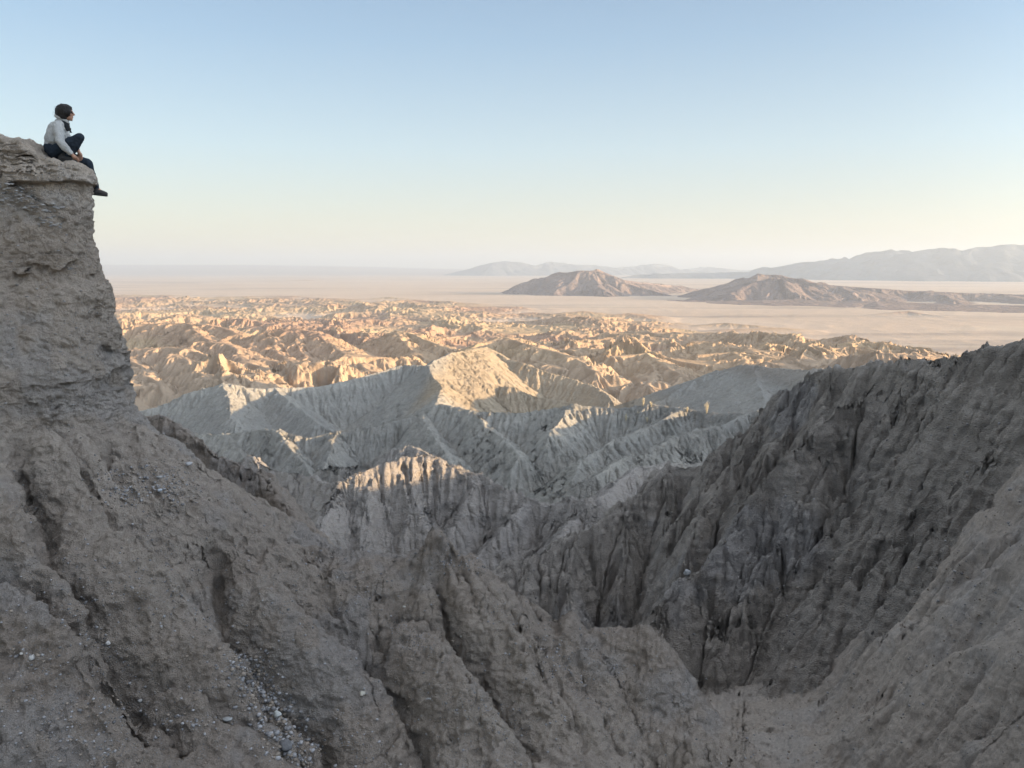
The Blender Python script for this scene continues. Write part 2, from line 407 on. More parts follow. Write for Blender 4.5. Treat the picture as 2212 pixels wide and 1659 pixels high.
def build_cliff(mat, nS=900, nT=1000):
    # resample the rim, smooth
    seg = np.sqrt((np.diff(RIM, axis=0) ** 2).sum(1)); L = np.concatenate([[0], np.cumsum(seg)])
    wts = np.concatenate([np.linspace(0, L[2], 60, endpoint=False), np.linspace(L[2], L[9], nS - 140, endpoint=False), np.linspace(L[9], L[-1], 80)])
    rx = np.interp(wts, L, RIM[:, 0]); ry = np.interp(wts, L, RIM[:, 1])
    for _ in range(3):
        k = 41
        rx2 = box1(rx, k, 0); ry2 = box1(ry, k, 0)
        e = sstep(0, 40, np.minimum(np.arange(len(rx)), len(rx) - 1 - np.arange(len(rx))))
        rx = rx * (1 - e) + rx2[:len(rx)] * e; ry = ry * (1 - e) + ry2[:len(ry)] * e
    tx = np.gradient(rx); ty = np.gradient(ry); l = np.hypot(tx, ty)
    nx, ny = ty / l, -tx / l
    top = cliff_top(rx)
    nv = nT - 160
    t = np.linspace(0, 1, nv)
    zb = -5.2
    Z = zb + (top[None, :] - 0.10 - zb) * t[:, None]
    s = wts[None, :] * np.ones_like(Z)
    Zw = Z + .10 * fbm(s * 1.1, Z * 1.5 + 9, 4, 77) * sstep(.1, .6, np.abs(s - L[6]))
    nose = sstep(1.1, .3, np.abs(s - L[7]))
    soft = sum(cliff_off(Zw + k * .16) for k in range(-4, 5)) / 9
    O = cliff_off(Zw) * nose + soft * (1 - nose)
    # vertical flutes, deeper toward the foot
    fl = sstep(0.9, -1.8, Z)
    wv = s + .25 * fbm(s * .8, Z * .35, 3, 71)
    flute = ridged(wv * .55, Z * .07 + 3, 3, 73) - .55
    front = sstep(12.1, 11.6, ry)[None, :]
    O = O + front * np.minimum(np.maximum(-.1 - Z, 0) ** 1.3 * .40, .70)
    O = O + fl * 0.60 * flute * (1 - .7 * sstep(.9, .2, np.abs(s - L[7])))
    O = O + 0.10 * fbm(s * .35, Z * .35, 4, 75)
    X = rx[None, :] + nx[None, :] * O; Y = ry[None, :] + ny[None, :] * O
    # rounded lip and the top
    u = np.linspace(0, 1, 160)[1:]
    ang = np.clip(u / .15, 0, 1) * np.pi / 2
    lipx = (1 - np.cos(ang)) * .10; lipz = -0.10 + np.sin(ang) * .10
    w = np.clip((u - .15) / .85, 0, 1) ** 1.8
    ox = O[-1]
    bx = rx + nx * ox; by = ry + ny * ox
    X2 = (bx[None, :] - nx[None, :] * lipx[:, None]); Y2 = (by[None, :] - ny[None, :] * lipx[:, None])
    X2 = X2 * (1 - w[:, None]) + (-13.0) * w[:, None]; Y2 = Y2 * (1 - w[:, None]) + 14.5 * w[:, None]
    Z2 = cliff_top(X2) * sstep(0, .1, w)[:, None] + top[None, :] * (1 - sstep(0, .1, w)[:, None]) + lipz[:, None]
    X = np.concatenate([X, X2]); Y = np.concatenate([Y, Y2]); Z = np.concatenate([Z, Z2])
    mask = np.ones(X.shape)
    X, Y, Z, d = rough(X, Y, Z, [1.1, .5, .24, .12, .06, .03], [.08, .05, .036, .030, .020, .011], ledge=.012, lz=.5, mask=mask)
    # thin broken plates in the cap rock
    hz = cliff_top(X) - Z
    cap = sstep(.66, .50, hz) * sstep(.06, .14, hz)
    nx_, ny_, nz_ = normals(X, Y, Z)
    wv = Z + .05 * noise3(X * 1.5, Y * 1.5, Z * 1.5)
    pl = noise1(wv * 11, 21) * .6 + noise1(wv * 27, 22) * .4
    pl = np.clip(pl * 1.6, -1, .25) * np.clip(noise3(X * 2.2 + 3, Y * 2.2, Z * 5) * 1.6 + .55, 0, 1)
    cr = np.clip(1 - np.abs(noise3(X * 1.4 + 2, Y * 1.4, Z * .7)) * 11, 0, 1)
    dd = cap * (pl * .05 - cr * .05) 
    X = X + nx_ * dd; Y = Y + ny_ * dd
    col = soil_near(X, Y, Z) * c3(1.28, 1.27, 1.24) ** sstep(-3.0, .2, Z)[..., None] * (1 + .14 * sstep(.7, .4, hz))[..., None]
    g = sstep(.62, .70, hz) * sstep(.98, .90, hz) * sstep(-.2, .35, noise3(X * 1.3, Y * 1.3, Z * 1.3) + .25)   # gravel band under the cap
    col = col * (1 - .25 * g[..., None]) + np.array((.10, .105, .105)) * .25 * g[..., None]
    global CLIFF; CLIFF = (X, Y, Z, hz)
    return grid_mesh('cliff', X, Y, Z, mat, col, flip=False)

# ================================================================== MIDDLE RIDGES (75 - 620 m)
M1 = [PL([(540, 985, 125), (590, 1012, 120), (650, 1028, 114), (700, 1045, 108), (735, 1043, 105), (775, 1024, 106), (820, 1008, 108), (870, 986, 110), (915, 979, 112), (940, 983, 112), (990, 1002, 111),
          (1040, 1024, 110), (1085, 1047, 108), (1150, 1076, 106), (1200, 1092, 105), (1240, 1078, 103), (1275, 1086, 101), (1310, 1098, 99), (1360, 1100, 97)]),
      PL([(735, 1043, 105), (715, 1080, 101), (697, 1125, 96), (682, 1165, 92), (670, 1230, 87)]),
      PL([(810, 1012, 107.5), (795, 1060, 104), (790, 1110, 100), (780, 1180, 95), (770, 1250, 91)]),
      PL([(880, 990, 110), (880, 1040, 106.5), (895, 1100, 102)]),
      PL([(1040, 1024, 110), (1010, 1080, 105), (985, 1140, 100), (950, 1190, 96)]),
      PL([(1150, 1076, 106), (1110, 1120, 101), (1060, 1180, 95.5), (1010, 1240, 91)]),
      PL([(1275, 1086, 101), (1240, 1130, 97), (1190, 1190, 91.5), (1150, 1240, 87.5)])]
M1b = [PL([(690, 1012, 136), (760, 1005, 134), (800, 996, 132), (850, 970, 129), (880, 965, 128), (915, 973, 126), (960, 1000, 122)])]
M2 = [PL([(300, 960, 290), (380, 945, 275), (430, 938, 262), (495, 937, 252), (530, 931, 246), (575, 927, 242), (603, 931, 238), (665, 944, 236), (730, 934, 238), (810, 923, 242), (851, 911, 244),
          (913, 890, 246), (940, 872, 248), (975, 880, 243), (1016, 886, 238), (1090, 888, 234), (1160, 888, 232), (1200, 879, 231), (1239, 873, 230), (1290, 878, 230), (1333, 885, 229),
          (1375, 878, 228), (1405, 874, 227), (1440, 877, 225), (1480, 881, 222), (1510, 888, 219), (1545, 893, 216), (1620, 893, 208), (1700, 885, 200), (1800, 880, 190)]),
      PL([(603, 931, 238), (625, 965, 222), (650, 1005, 204), (668, 1030, 192)]),
      PL([(495, 937, 252), (530, 985, 228), (560, 1020, 208)]),
      PL([(730, 934, 238), (715, 975, 220), (695, 1010, 200)]),
      PL([(913, 890, 246), (925, 925, 230), (960, 965, 208), (975, 1000, 190)]),
      PL([(1016, 886, 238), (1050, 920, 222), (1100, 950, 206), (1120, 985, 190)]),
      PL([(1239, 873, 230), (1210, 910, 215), (1180, 940, 200)]),
      PL([(1480, 881, 222), (1400, 918, 205), (1330, 950, 190), (1270, 990, 172), (1240, 1040, 152)]),
      PL([(1620, 893, 208), (1560, 915, 198), (1460, 942, 184), (1400, 976, 168), (1345, 992, 160), (1285, 1030, 145)]),
      PL([(1600, 985, 140), (1500, 1000, 136), (1430, 1003, 130), (1380, 1012, 124), (1335, 1045, 116), (1300, 1075, 110)])]
M3 = [PL([(1010, 755, 480), (980, 762, 460), (960, 770, 440), (940, 779, 415), (925, 790, 395), (940, 812, 350), (952, 830, 315), (955, 848, 285), (945, 868, 252)]),
      PL([(925, 790, 395), (870, 789, 400), (800, 809, 388), (700, 834, 374), (600, 838, 362), (555, 839, 356), (520, 833, 352), (480, 829, 350), (440, 838, 348), (400, 851, 346), (340, 875, 342), (285, 888, 338), (200, 900, 330)]),
      PL([(948, 820, 332), (1000, 817, 345), (1058, 831, 352), (1113, 836, 350), (1158, 857, 345), (1210, 866, 338), (1239, 874, 330), (1290, 886, 318)]),
      PL([(1010, 755, 480), (1052, 749, 540), (1100, 776, 520), (1139, 785, 505), (1207, 810, 490), (1281, 832, 470), (1320, 860, 440)]),
      PL([(480, 829, 350), (500, 880, 310), (510, 915, 285)]), PL([(600, 838, 362), (640, 880, 325), (690, 915, 290)])]
M4 = [PL([(1380, 880, 318), (1430, 862, 330), (1460, 842, 336), (1500, 821, 342), (1550, 800, 345), (1600, 786, 344), (1630, 789, 332), (1665, 796, 322), (1710, 797, 310), (1760, 799, 296), (1830, 800, 284), (2000, 790, 260)])]
M4b = [PL([(1620, 787, 340), (1640, 830, 300), (1650, 870, 262), (1650, 900, 228)]), PL([(1760, 799, 296), (1740, 850, 260), (1720, 900, 225)])]
MIDR = [(p, 1.3, 1.15) for p in M1] + [(p, 1.0, 1.0) for p in M1b] + [(p, .85, .80) for p in M2] + [(p, .70, .62) for p in M3] + [(p, .60, .42) for p in M4] + [(p, .45, .45) for p in M4b]

def mid_floor(x, y):
    f = np.interp(y, [60, 100, 160, 230, 350, 480, 620, 760], [-46, -52, -66, -72, -86, -100, -116, -126])
    return f + 5 * perlin(x * .012, y * .012, 3)

def mid_base(x, y):
    wx = x + 2.2 * fbm(x * .03, y * .03, 3, 81); wy = y + 2.2 * fbm(x * .03, y * .03, 3, 87)
    near = sstep(170, 110, y) * .65
    wx = wx - (wx - x) * near; wy = wy - (wy - y) * near
    return tents(wx, wy, MIDR, mid_floor(x, y), r=0.8, k=0.15)

def mid_full(x, y):
    h, gx, gy = grad(mid_base, x, y, 0.4)
    sc = np.interp(y, [90, 160, 300, 600], [.50, .8, 1.0, 1.1])
    h0 = h
    h = erode(x / sc, y / sc, h / sc, gx, gy, [12, 6, 3.2, 1.7, 1.0], k=0.205, sharp=.8, smax=1.2, cs=2.1, amp=lambda i: (.75, 1.05, 1.9, 2.1, 1.5)[i]) * sc
    h = h0 + (h - h0) * np.interp(y, [95, 150], [.66, 1.0])
    h = h + .9 * fbm(x * .05, y * .05, 5, 91, .5)
    return h

# ================================================================== BADLANDS, PLAIN (560 m - 40 km)
KR = [(PL([(200, 757, 760), (270, 757, 750), (323, 752, 745), (358, 749, 740), (414, 753, 720), (462, 778, 690), (497, 802, 660), (540, 815, 640)]), .55, .50),
      (PL([(428, 736, 900), (497, 742, 870), (549, 770, 800), (594, 781, 770), (650, 800, 730)]), .5, .5),
      (PL([(500, 735, 1080), (560, 722, 1070), (582, 714, 1060), (636, 710, 1050), (688, 718, 1020), (716, 742, 930), (765, 768, 860), (830, 790, 800)]), .5, .45),
      (PL([(636, 710, 1050), (650, 750, 930), (690, 790, 820)]), .45, .45),
      (PL([(300, 700, 1300), (407, 697, 1280), (480, 706, 1220), (520, 720, 1130)]), .5, .45),
      (PL([(800, 735, 1150), (855, 714, 1120), (896, 722, 1080), (960, 750, 960)]), .5, .5),
      (PL([(1050, 740, 900), (1100, 728, 940), (1160, 750, 820), (1240, 770, 760), (1290, 800, 690)]), .5, .5),
      (PL([(1320, 770, 900), (1400, 762, 930), (1440, 790, 800), (1480, 810, 700)]), .5, .5),
      (PL([(1500, 765, 1000), (1590, 760, 1010), (1650, 770, 950), (1760, 785, 900), (1850, 790, 860)]), .5, .5)]
for pts, a in [([(358, 749, 740), (420, 790, 660), (470, 822, 600)], .55), ([(270, 757, 750), (310, 800, 660), (360, 840, 590)], .55), ([(414, 753, 720), (500, 800, 650), (560, 826, 600)], .55),
               ([(582, 714, 1060), (600, 750, 930), (640, 790, 810), (690, 818, 720)], .5), ([(688, 718, 1020), (740, 760, 870), (800, 800, 740)], .5), ([(560, 722, 1070), (540, 755, 930), (560, 790, 800)], .5),
               ([(497, 742, 870), (530, 775, 770), (600, 808, 690)], .5), ([(855, 714, 1120), (880, 745, 970), (930, 775, 860)], .5), ([(407, 697, 1280), (440, 725, 1080), (470, 740, 980)], .5),
               ([(1100, 728, 940), (1150, 770, 800), (1210, 795, 720)], .5), ([(1400, 762, 930), (1420, 800, 780), (1400, 830, 660)], .5), ([(1590, 760, 1010), (1620, 785, 880)], .5)]:
    KR.append((PL(pts), a, a))
MESA = [(PL([(1210, 676, 3300), (1260, 672, 3330), (1310, 680, 3250)]), .12, .12), (PL([(1290, 682, 3150), (1360, 676, 3200), (1420, 690, 3000)]), .12, .12),
        (PL([(1520, 702, 2700), (1570, 697, 2720), (1630, 703, 2650)]), .12, .12), (PL([(1560, 712, 2500), (1690, 708, 2550)]), .10, .10),
        (PL([(1690, 735, 2150), (1740, 730, 2160), (1780, 738, 2120)]), .16, .16), (PL([(600, 607, 12000), (660, 604, 12200)]), .1, .1), (PL([(1860, 682, 3400), (1960, 672, 3500), (2040, 684, 3300)]), .14, .14)]
PLAIN = -206.0
def bad_edge(t):
    u = 1106 + t * FPX * 0.985
    return np.interp(u, [200, 600, 900, 1100, 1300, 1500, 1700, 1950, 2300], [5600, 5400, 4600, 3900, 2900, 2400, 2050, 1600, 1450])

def far_base(x, y, lite=False):
    t = x / y
    e = bad_edge(t)
    inside = sstep(1.22, .72, y / e + .20 * fbm(x * .0016, y * .0016, 3, 5))
    fl = np.interp(y, [500, 620, 900, 1500, 3000], [-106, -118, -142, -172, -200])
    amp = np.interp(y, [500, 900, 1600, 3000, 6000], [52, 56, 52, 40, 30])
    wx = x + 60 * perlin(x * .004, y * .004, 61); wy = y + 60 * perlin(x * .004, y * .004, 67)
    r = ridged(wx / 440, wy / 380, 3, 11) * (.9 + .4 * perlin(x / 900, y / 900, 17)) + .02
    b = fl + amp * (r - .25) * 1.15
    b = b + amp * .22 * ridged(wx / 130, wy / 130, 2, 19)
    h = PLAIN + (b - PLAIN) * inside
    h = np.where(inside > 0, h, PLAIN)
    near = y < 1500
    k = np.full(x.shape, -1e4)
    if near.any():
        wx = x + 10 * fbm(x * .012, y * .012, 3, 81); wy = y + 10 * fbm(x * .012, y * .012, 3, 87)
        k[near] = tents(wx[near], wy[near], KR, np.full(wx[near].shape, -300.0), r=10)
    m = np.full(x.shape, -1e4); fr = (y > 1900) & (y < 14000)
    if fr.any():
        m[fr] = tents((x + 25 * fbm(x * .01, y * .01, 2, 3))[fr], y[fr], MESA, np.full(x[fr].shape, -300.0), r=8)
    h = np.maximum(np.maximum(h, k), m)
    # the far upland on the left horizon
    up = sstep(22000, 36000, y) * sstep(5000, -13000, x)
    return h + up * 325

def far_full(x, y):
    h, gx, gy = grad(far_base, x, y, 4.0)
    sc = np.interp(y, [500, 1500, 4000], [.8, 1, 1.3])
    act = np.clip((h - PLAIN) / 14, 0, 1)
    h2 = erode(x / sc, y / sc, h / sc, gx, gy, [90, 44, 22, 11, 6], k=0.31, cs=1.6, sharp=.75, smin=.08, smax=1.0, amp=lambda i: (.5, 1.1, 1.55, 1.5, 1.2)[i]) * sc
    h = h + (h2 - h) * act
    h = h + 1.0 * fbm(x * .004, y * .004, 3, 95) * (1 - act) + 2.2 * ridged(x * .006, y * .004, 4, 96) * (1 - act) * sstep(9000, 3000, y)
    return h

# ================================================================== ground colours (albedo of the earth itself)
def mixc(a, b, t):
    t = t[..., None]
    return a * (1 - t) + b * t
def c3(*v): return np.array(v, F32)

def soil_near(X, Y, Z):
    n = np.clip(.5 + .9 * (noise3(X * .5, Y * .5, Z * .5) * .6 + noise3(X * 1.3, Y * 1.3, Z * 1.3) * .4), 0, 1)
    col = mixc(c3(.335, .287, .246), c3(.40, .348, .298), n)
    g = sstep(.15, .6, noise3(X * .8 + 7, Y * .8, Z * 1.1) + .5 * noise3(X * 4, Y * 4, Z * 4))
    col = mixc(col, c3(.345, .34, .34), g * .35)
    st = noise1(Z * 1.6 + .3 * noise3(X * .4, Y * .4, Z * .4), 5)
    return col * (1 + .10 * st[..., None])

def soil_right(X, Y, Z):
    n = np.clip(.5 + .9 * (noise3(X * .16, Y * .16, Z * .16) * .6 + noise3(X * .5, Y * .5, Z * .5) * .4), 0, 1)
    col = mixc(c3(.405, .37, .335), c3(.47, .43, .39), n)
    g = sstep(.2, .6, noise3(X * .22 + 7, Y * .22, Z * .3) + .4 * noise3(X * 1.4, Y * 1.4, Z * 1.4))
    col = mixc(col, c3(.42, .42, .44), g * .4)
    st = noise1(Z * .9 + .4 * noise3(X * .15, Y * .15, Z * .15), 5) * .7 + .35 * noise1(Z * 3.1 + .5 * noise3(X * .3, Y * .3, Z * .3), 6)
    return col * (1 + .16 * st[..., None])

def soil_mid(X, Y, Z):
    n = np.clip(.5 + .8 * noise3(X * .02, Y * .02, Z * .05), 0, 1)
    col = mixc(c3(.35, .337, .308), c3(.41, .393, .355), n)
    w = Z + 2.5 * noise3(X * .01, Y * .01, Z * .0) + X * .03
    st = noise1(w * .22, 7) * .6 + noise1(w * .7, 8) * .4
    col = col * (1 + .10 * st[..., None])
    br = sstep(.15, .55, noise1(w * .09 + Y * .004, 9)) * sstep(150, 330, Y)
    col = mixc(col, c3(.33, .265, .21), br * .55)
    wm = sstep(250, 300, Y) * sstep(-42, -31, X) * sstep(75, 45, X)
    col = mixc(col, c3(.43, .345, .245) * (1 + .1 * st[..., None]), wm * .8)
    m1 = sstep(150, 120, Y)
    return mixc(col, col * c3(1.0, .95, .97), m1 * .8)

def soil_far(X, Y, Z, act):
    w = Z + 8 * noise3(X * .003, Y * .003, Z * 0) + X * .045 + Y * .02
    band = np.clip(.5 + .9 * (noise1(w * .045, 11) * .6 + noise1(w * .12, 12) * .4), 0, 1)
    pale = c3(.42, .315, .205); pink = c3(.345, .235, .17); grey = c3(.33, .29, .235)
    z = np.clip(.5 + 1.6 * noise3(X * .0022, Y * .0022, Z * 0 + 3), 0, 1)
    col = mixc(mixc(pale, pink, z), mixc(pink, pale, z), band)
    col = mixc(col, grey * np.ones_like(col), sstep(1000, 560, Y) * .35)
    pl = mixc(c3(.53, .41, .31), c3(.61, .49, .38), np.clip(.5 + .8 * fbm(X * .0006, Y * .0012, 4, 13), 0, 1))
    pl = mixc(pl, c3(.33, .27, .225), .75 * sstep(.05, .4, fbm(X * .0003 + 5, Y * .0016, 5, 15, .6)))
    pl = mixc(pl, c3(.60, .50, .38), .5 * sstep(.2, .5, fbm(X * .0008 + 9, Y * .003, 5, 16, .6)))
    pl = pl * .90
    pl = mixc(pl, c3(.24, .20, .175) * np.ones_like(pl), sstep(17000, 27000, Y) * .9)
    return mixc(pl, col, np.clip(act, 0, 1))

# ================================================================== materials
def new_mat(name, rough_=1.0):
    m = bpy.data.materials.new(name); m.use_nodes = True
    nt = m.node_tree; b = nt.nodes['Principled BSDF']
    b.inputs['Roughness'].default_value = rough_
    b.inputs['Specular IOR Level'].default_value = 0.0 if rough_ > .9 else .3
    return m, nt, b
def nd(nt, t, **k):
    n = nt.nodes.new(t)
    for a, v in k.items():
        if a.startswith('_'): n.inputs[a[1:]].default_value = v
        else: setattr(n, a, v)
    return n

def ground_mat(name, s1, s2, bump_d, speck=None, speck_amt=.0, contrast=.25, zs=1.0, blue=.0):
    """vertex soil colour x procedural grain, with bump; speck = size of light pebbles (m)"""
    m, nt, b = new_mat(name)
    L = nt.links.new
    at = nd(nt, 'ShaderNodeAttribute', attribute_name='soil')
    tc = nd(nt, 'ShaderNodeNewGeometry')
    mp = nd(nt, 'ShaderNodeMapping'); mp.inputs['Scale'].default_value = (1, 1, zs)
    L(tc.outputs['Position'], mp.inputs['Vector'])
    n1 = nd(nt, 'ShaderNodeTexNoise', _Scale=s1, _Detail=8.0, _Roughness=.65); L(mp.outputs[0], n1.inputs['Vector'])
    n2 = nd(nt, 'ShaderNodeTexNoise', _Scale=s2, _Detail=4.0, _Roughness=.7); L(mp.outputs[0], n2.inputs['Vector'])
    mr = nd(nt, 'ShaderNodeMapRange'); mr.inputs['From Min'].default_value = .25; mr.inputs['From Max'].default_value = .75
    mr.inputs['To Min'].default_value = 1 - contrast; mr.inputs['To Max'].default_value = 1 + contrast
    ad = nd(nt, 'ShaderNodeMath', operation='ADD'); L(n1.outputs[0], ad.inputs[0]); L(n2.outputs[0], ad.inputs[1])
    hf = nd(nt, 'ShaderNodeMath', operation='MULTIPLY'); L(ad.outputs[0], hf.inputs[0]); hf.inputs[1].default_value = .5
    L(hf.outputs[0], mr.inputs['Value'])
    mu = nd(nt, 'ShaderNodeVectorMath', operation='SCALE'); L(at.outputs['Color'], mu.inputs[0]); L(mr.outputs[0], mu.inputs['Scale'])
    out = mu.outputs[0]
    height = hf.outputs[0]
    if speck:
        vo = nd(nt, 'ShaderNodeTexVoronoi', _Scale=1.0 / speck, _Randomness=1.0); L(mp.outputs[0], vo.inputs['Vector'])
        sp = nd(nt, 'ShaderNodeMapRange'); sp.inputs['From Min'].default_value = .34; sp.inputs['From Max'].default_value = .22
        L(vo.outputs['Distance'], sp.inputs['Value'])
        sx = nd(nt, 'ShaderNodeSeparateColor'); L(vo.outputs['Color'], sx.inputs[0])
        th = nd(nt, 'ShaderNodeMath', operation='GREATER_THAN'); L(sx.outputs[0], th.inputs[0]); th.inputs[1].default_value = 1 - speck_amt
        cl = nd(nt, 'ShaderNodeTexNoise', _Scale=.35 / speck * .1, _Detail=3.0); L(mp.outputs[0], cl.inputs['Vector'])
        c2 = nd(nt, 'ShaderNodeMapRange'); c2.inputs['From Min'].default_value = .42; c2.inputs['From Max'].default_value = .6; L(cl.outputs[0], c2.inputs['Value'])
        m1 = nd(nt, 'ShaderNodeMath', operation='MULTIPLY'); L(sp.outputs[0], m1.inputs[0]); L(th.outputs[0], m1.inputs[1])
        m2 = nd(nt, 'ShaderNodeMath', operation='MULTIPLY'); L(m1.outputs[0], m2.inputs[0]); L(c2.outputs[0], m2.inputs[1])
        pc = nd(nt, 'ShaderNodeMix', data_type='RGBA'); pc.inputs['A'].default_value = (.20, .20, .21, 1); pc.inputs['B'].default_value = (.46, .45, .43, 1)
        L(sx.outputs[1], pc.inputs['Factor'])
        mx = nd(nt, 'ShaderNodeMix', data_type='RGBA'); L(m2.outputs[0], mx.inputs['Factor']); L(out, mx.inputs['A']); L(pc.outputs['Result'], mx.inputs['B'])
        out = mx.outputs['Result']
        h2 = nd(nt, 'ShaderNodeMath', operation='MULTIPLY_ADD'); L(m2.outputs[0], h2.inputs[0]); h2.inputs[1].default_value = .12; L(height, h2.inputs[2])
        height = h2.outputs[0]
    bp = nd(nt, 'ShaderNodeBump', _Strength=1.0, _Distance=bump_d); L(height, bp.inputs['Height'])
    L(bp.outputs[0], b.inputs['Normal']); L(out, b.inputs['Base Color'])
    return m

M_NEAR = ground_mat('sandy_earth', 9, 60, .13, speck=.030, speck_amt=.40, contrast=.46)
M_RIGHT = ground_mat('grey_earth', 1.6, 15, .50, speck=.10, speck_amt=.40, contrast=.50, zs=1.8)
M_MID = ground_mat('pale_clay', .7, 3.0, 1.4, contrast=.24, zs=1.5)
M_FAR = ground_mat('banded_clay', .02, .12, 2.5, contrast=.10)
M_MTN = ground_mat('mountain_rock', .0022, .01, 60, contrast=.22)

# ================================================================== build the ground
QC = 1.0    # mesh detail
def cols(t0, t1, n): return np.linspace(t0, t1, int(n * QC))

def build_near():
    t = cols(-.92, .98, 1520)
    X, Y = fan(t, 4.5, 76, int(1500 * QC), lambda x, y: near_full(x, y)[0], coarse=760)
    Z, who = near_full(X, Y)
    col = np.where((who == 1)[..., None], soil_right(X, Y, Z), soil_near(X, Y, Z))
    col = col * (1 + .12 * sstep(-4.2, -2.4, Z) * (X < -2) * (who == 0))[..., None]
    s = (who == 2)[..., None]
    col = np.where(s, mixc(soil_right(X, Y, Z) * 1.18, soil_near(X, Y, Z) * 1.25, np.full(X.shape, .6)), col)
    scale = np.where(who == 1, 1.0, 0.0); scale = box1(box1(scale, 9, 0), 9, 1)
    slp = box1(box1(np.where(who == 2, 1.0, 0.0), 9, 0), 9, 1)
    X, Y, Z, d = rough(X, Y, Z, [1.0, .5, .25, .12, .06, .03], [.05, .042, .038, .032, .022, .012], ledge=.035, lz=.6, mask=(1 - scale) * (1 - .30 * slp))
    X, Y, Z, d = rough(X, Y, Z, [3.0, 1.5, .8, .4, .2, .1], [.05, .05, .05, .05, .04, .03], ledge=.07, lz=1.0, mask=scale)
    global NEAR; NEAR = (X, Y, Z)
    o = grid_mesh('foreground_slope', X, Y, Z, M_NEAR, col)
    # the right spur wears a coarser earth
    o.data.materials.append(M_RIGHT)
    f = (who[:-1, :-1] == 1).ravel().astype(np.int32)
    o.data.polygons.foreach_set('material_index', f)
    tag(o, kind='structure')
    return o

def build_mid():
    t = cols(-.68, .86, 1280)
    X, Y = fan(t, 74, 640, int(1000 * QC), mid_full, coarse=700)
    Z = mid_full(X, Y)
    # hidden near rim sinks under the foreground floor
    Z = np.where(Y < 80, Z - 6, Z)
    X, Y, Z, d = rough(X, Y, Z, [9, 4.5, 2.2, 1.1, .6], [.26, .20, .18, .15, .11], ledge=.36, lz=3.0, mask=sstep(500, 150, Y) * .7 + .3)
    global MID; MID = (X, Y, Z)
    o = grid_mesh('badland_ridges', X, Y, Z, M_MID, soil_mid(X, Y, Z))
    tag(o, kind='structure'); return o

def build_far():
    t = cols(-.72, .84, 1400)
    X, Y = fan(t, 560, 42000, int(950 * QC), far_base, coarse=900, hidden=.10)
    Z = far_full(X, Y)
    Z = np.where(Y < 600, Z - (600 - Y) * .4, Z)
    act = sstep(3, 14, Z - PLAIN) * (Y < 16000)
    o = grid_mesh('badlands', X, Y, Z, M_FAR, soil_far(X, Y, Z, act))
    tag(o, kind='structure'); return o

def mountain(name, ridges, y0, y1, u0, u1, lams, k, rows, ncol, ca, cb, warp, floor=PLAIN - 12):
    t = cols((u0 - 1106) / FPX, (u1 - 1106) / FPX, ncol)
    def base(x, y):
        wx = x + warp * fbm(x / warp / 6, y / warp / 6, 4, 3); wy = y + warp * fbm(x / warp / 6, y / warp / 6, 4, 9)
        return tents(wx, wy, ridges, np.full(x.shape, floor), r=warp * .08)
    X, Y = fan(t, y0, y1, int(rows * QC), base, coarse=300)
    h, gx, gy = grad(base, X, Y, lams[-1] * .5)
    h2 = erode(X, Y, h, gx, gy, lams, k=k, sharp=.7, smin=.06, smax=.8)
    h = h + (h2 - h) * sstep(2, 30, h - floor)
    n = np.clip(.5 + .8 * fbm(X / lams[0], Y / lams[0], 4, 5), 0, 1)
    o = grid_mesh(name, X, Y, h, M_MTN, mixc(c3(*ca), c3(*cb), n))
    tag(o, kind='structure'); return o

t1 = time.time()
tag(build_cliff(M_NEAR), kind='structure')
print('cliff', time.time() - t1); t1 = time.time()
build_near(); print('near', time.time() - t1); t1 = time.time()
build_mid(); print('mid', time.time() - t1); t1 = time.time()
build_far(); print('far', time.time() - t1); t1 = time.time()

# --- hills and ranges beyond the plain
H1 = [(PL([(1060, 640, 6600), (1100, 622, 6500), (1140, 607, 6450), (1190, 592, 6400), (1250, 584, 6300), (1290, 583, 6250), (1320, 598, 6150), (1345, 610, 6000), (1400, 622, 5900), (1440, 634, 5800)]), .42, .36),
      (PL([(1290, 583, 6250), (1300, 610, 5900), (1310, 630, 5700)]), .36, .36), (PL([(1400, 620, 7000), (1500, 622, 7200), (1560, 628, 7300)]), .25, .25), (PL([(1340, 604, 6400), (1400, 612, 6700), (1470, 618, 7000)]), .25, .25)]
H2 = [(PL([(1500, 655, 5700), (1535, 638, 5650), (1570, 618, 5600), (1610, 601, 5550), (1650, 592, 5500), (1690, 594, 5450), (1730, 602, 5350), (1770, 612, 5250), (1850, 619, 5200), (1950, 627, 5100), (2080, 632, 5000), (2212, 636, 4900), (2500, 640, 4800)]), .36, .30),
      (PL([(1570, 622, 5250), (1620, 606, 5150), (1680, 602, 5100), (1740, 618, 5000)]), .34, .30), (PL([(1690, 594, 5450), (1720, 620, 5000), (1730, 645, 4700)]), .33, .33), (PL([(1830, 618, 5200), (1850, 640, 4800), (1870, 665, 4350)]), .2, .2), (PL([(2000, 628, 5050), (2040, 650, 4600), (2080, 676, 4100)]), .2, .2),
      (PL([(1420, 647, 5100), (1560, 648, 4900), (1700, 646, 4700), (1800, 652, 4500), (1900, 650, 4400), (2000, 658, 4200), (2100, 657, 4100), (2320, 664, 3800)]), .05, .045),
      (PL([(2160, 634, 4950), (2230, 660, 4300), (2280, 690, 3800)]), .2, .2)]
F1 = [(PL([(975, 592, 21500), (1000, 585, 21500), (1040, 572, 21600), (1080, 563, 21700), (1110, 565, 21700), (1150, 571, 21900), (1190, 566, 22200), (1240, 569, 22400), (1290, 572, 22700), (1330, 577, 23000), (1345, 578, 23000), (1370, 574, 23500),
            (1400, 570, 23600), (1445, 572, 23800), (1470, 580, 24000), (1520, 578, 24200), (1560, 577, 24300), (1600, 583, 24500), (1680, 584, 24500)]), .35, .30)]
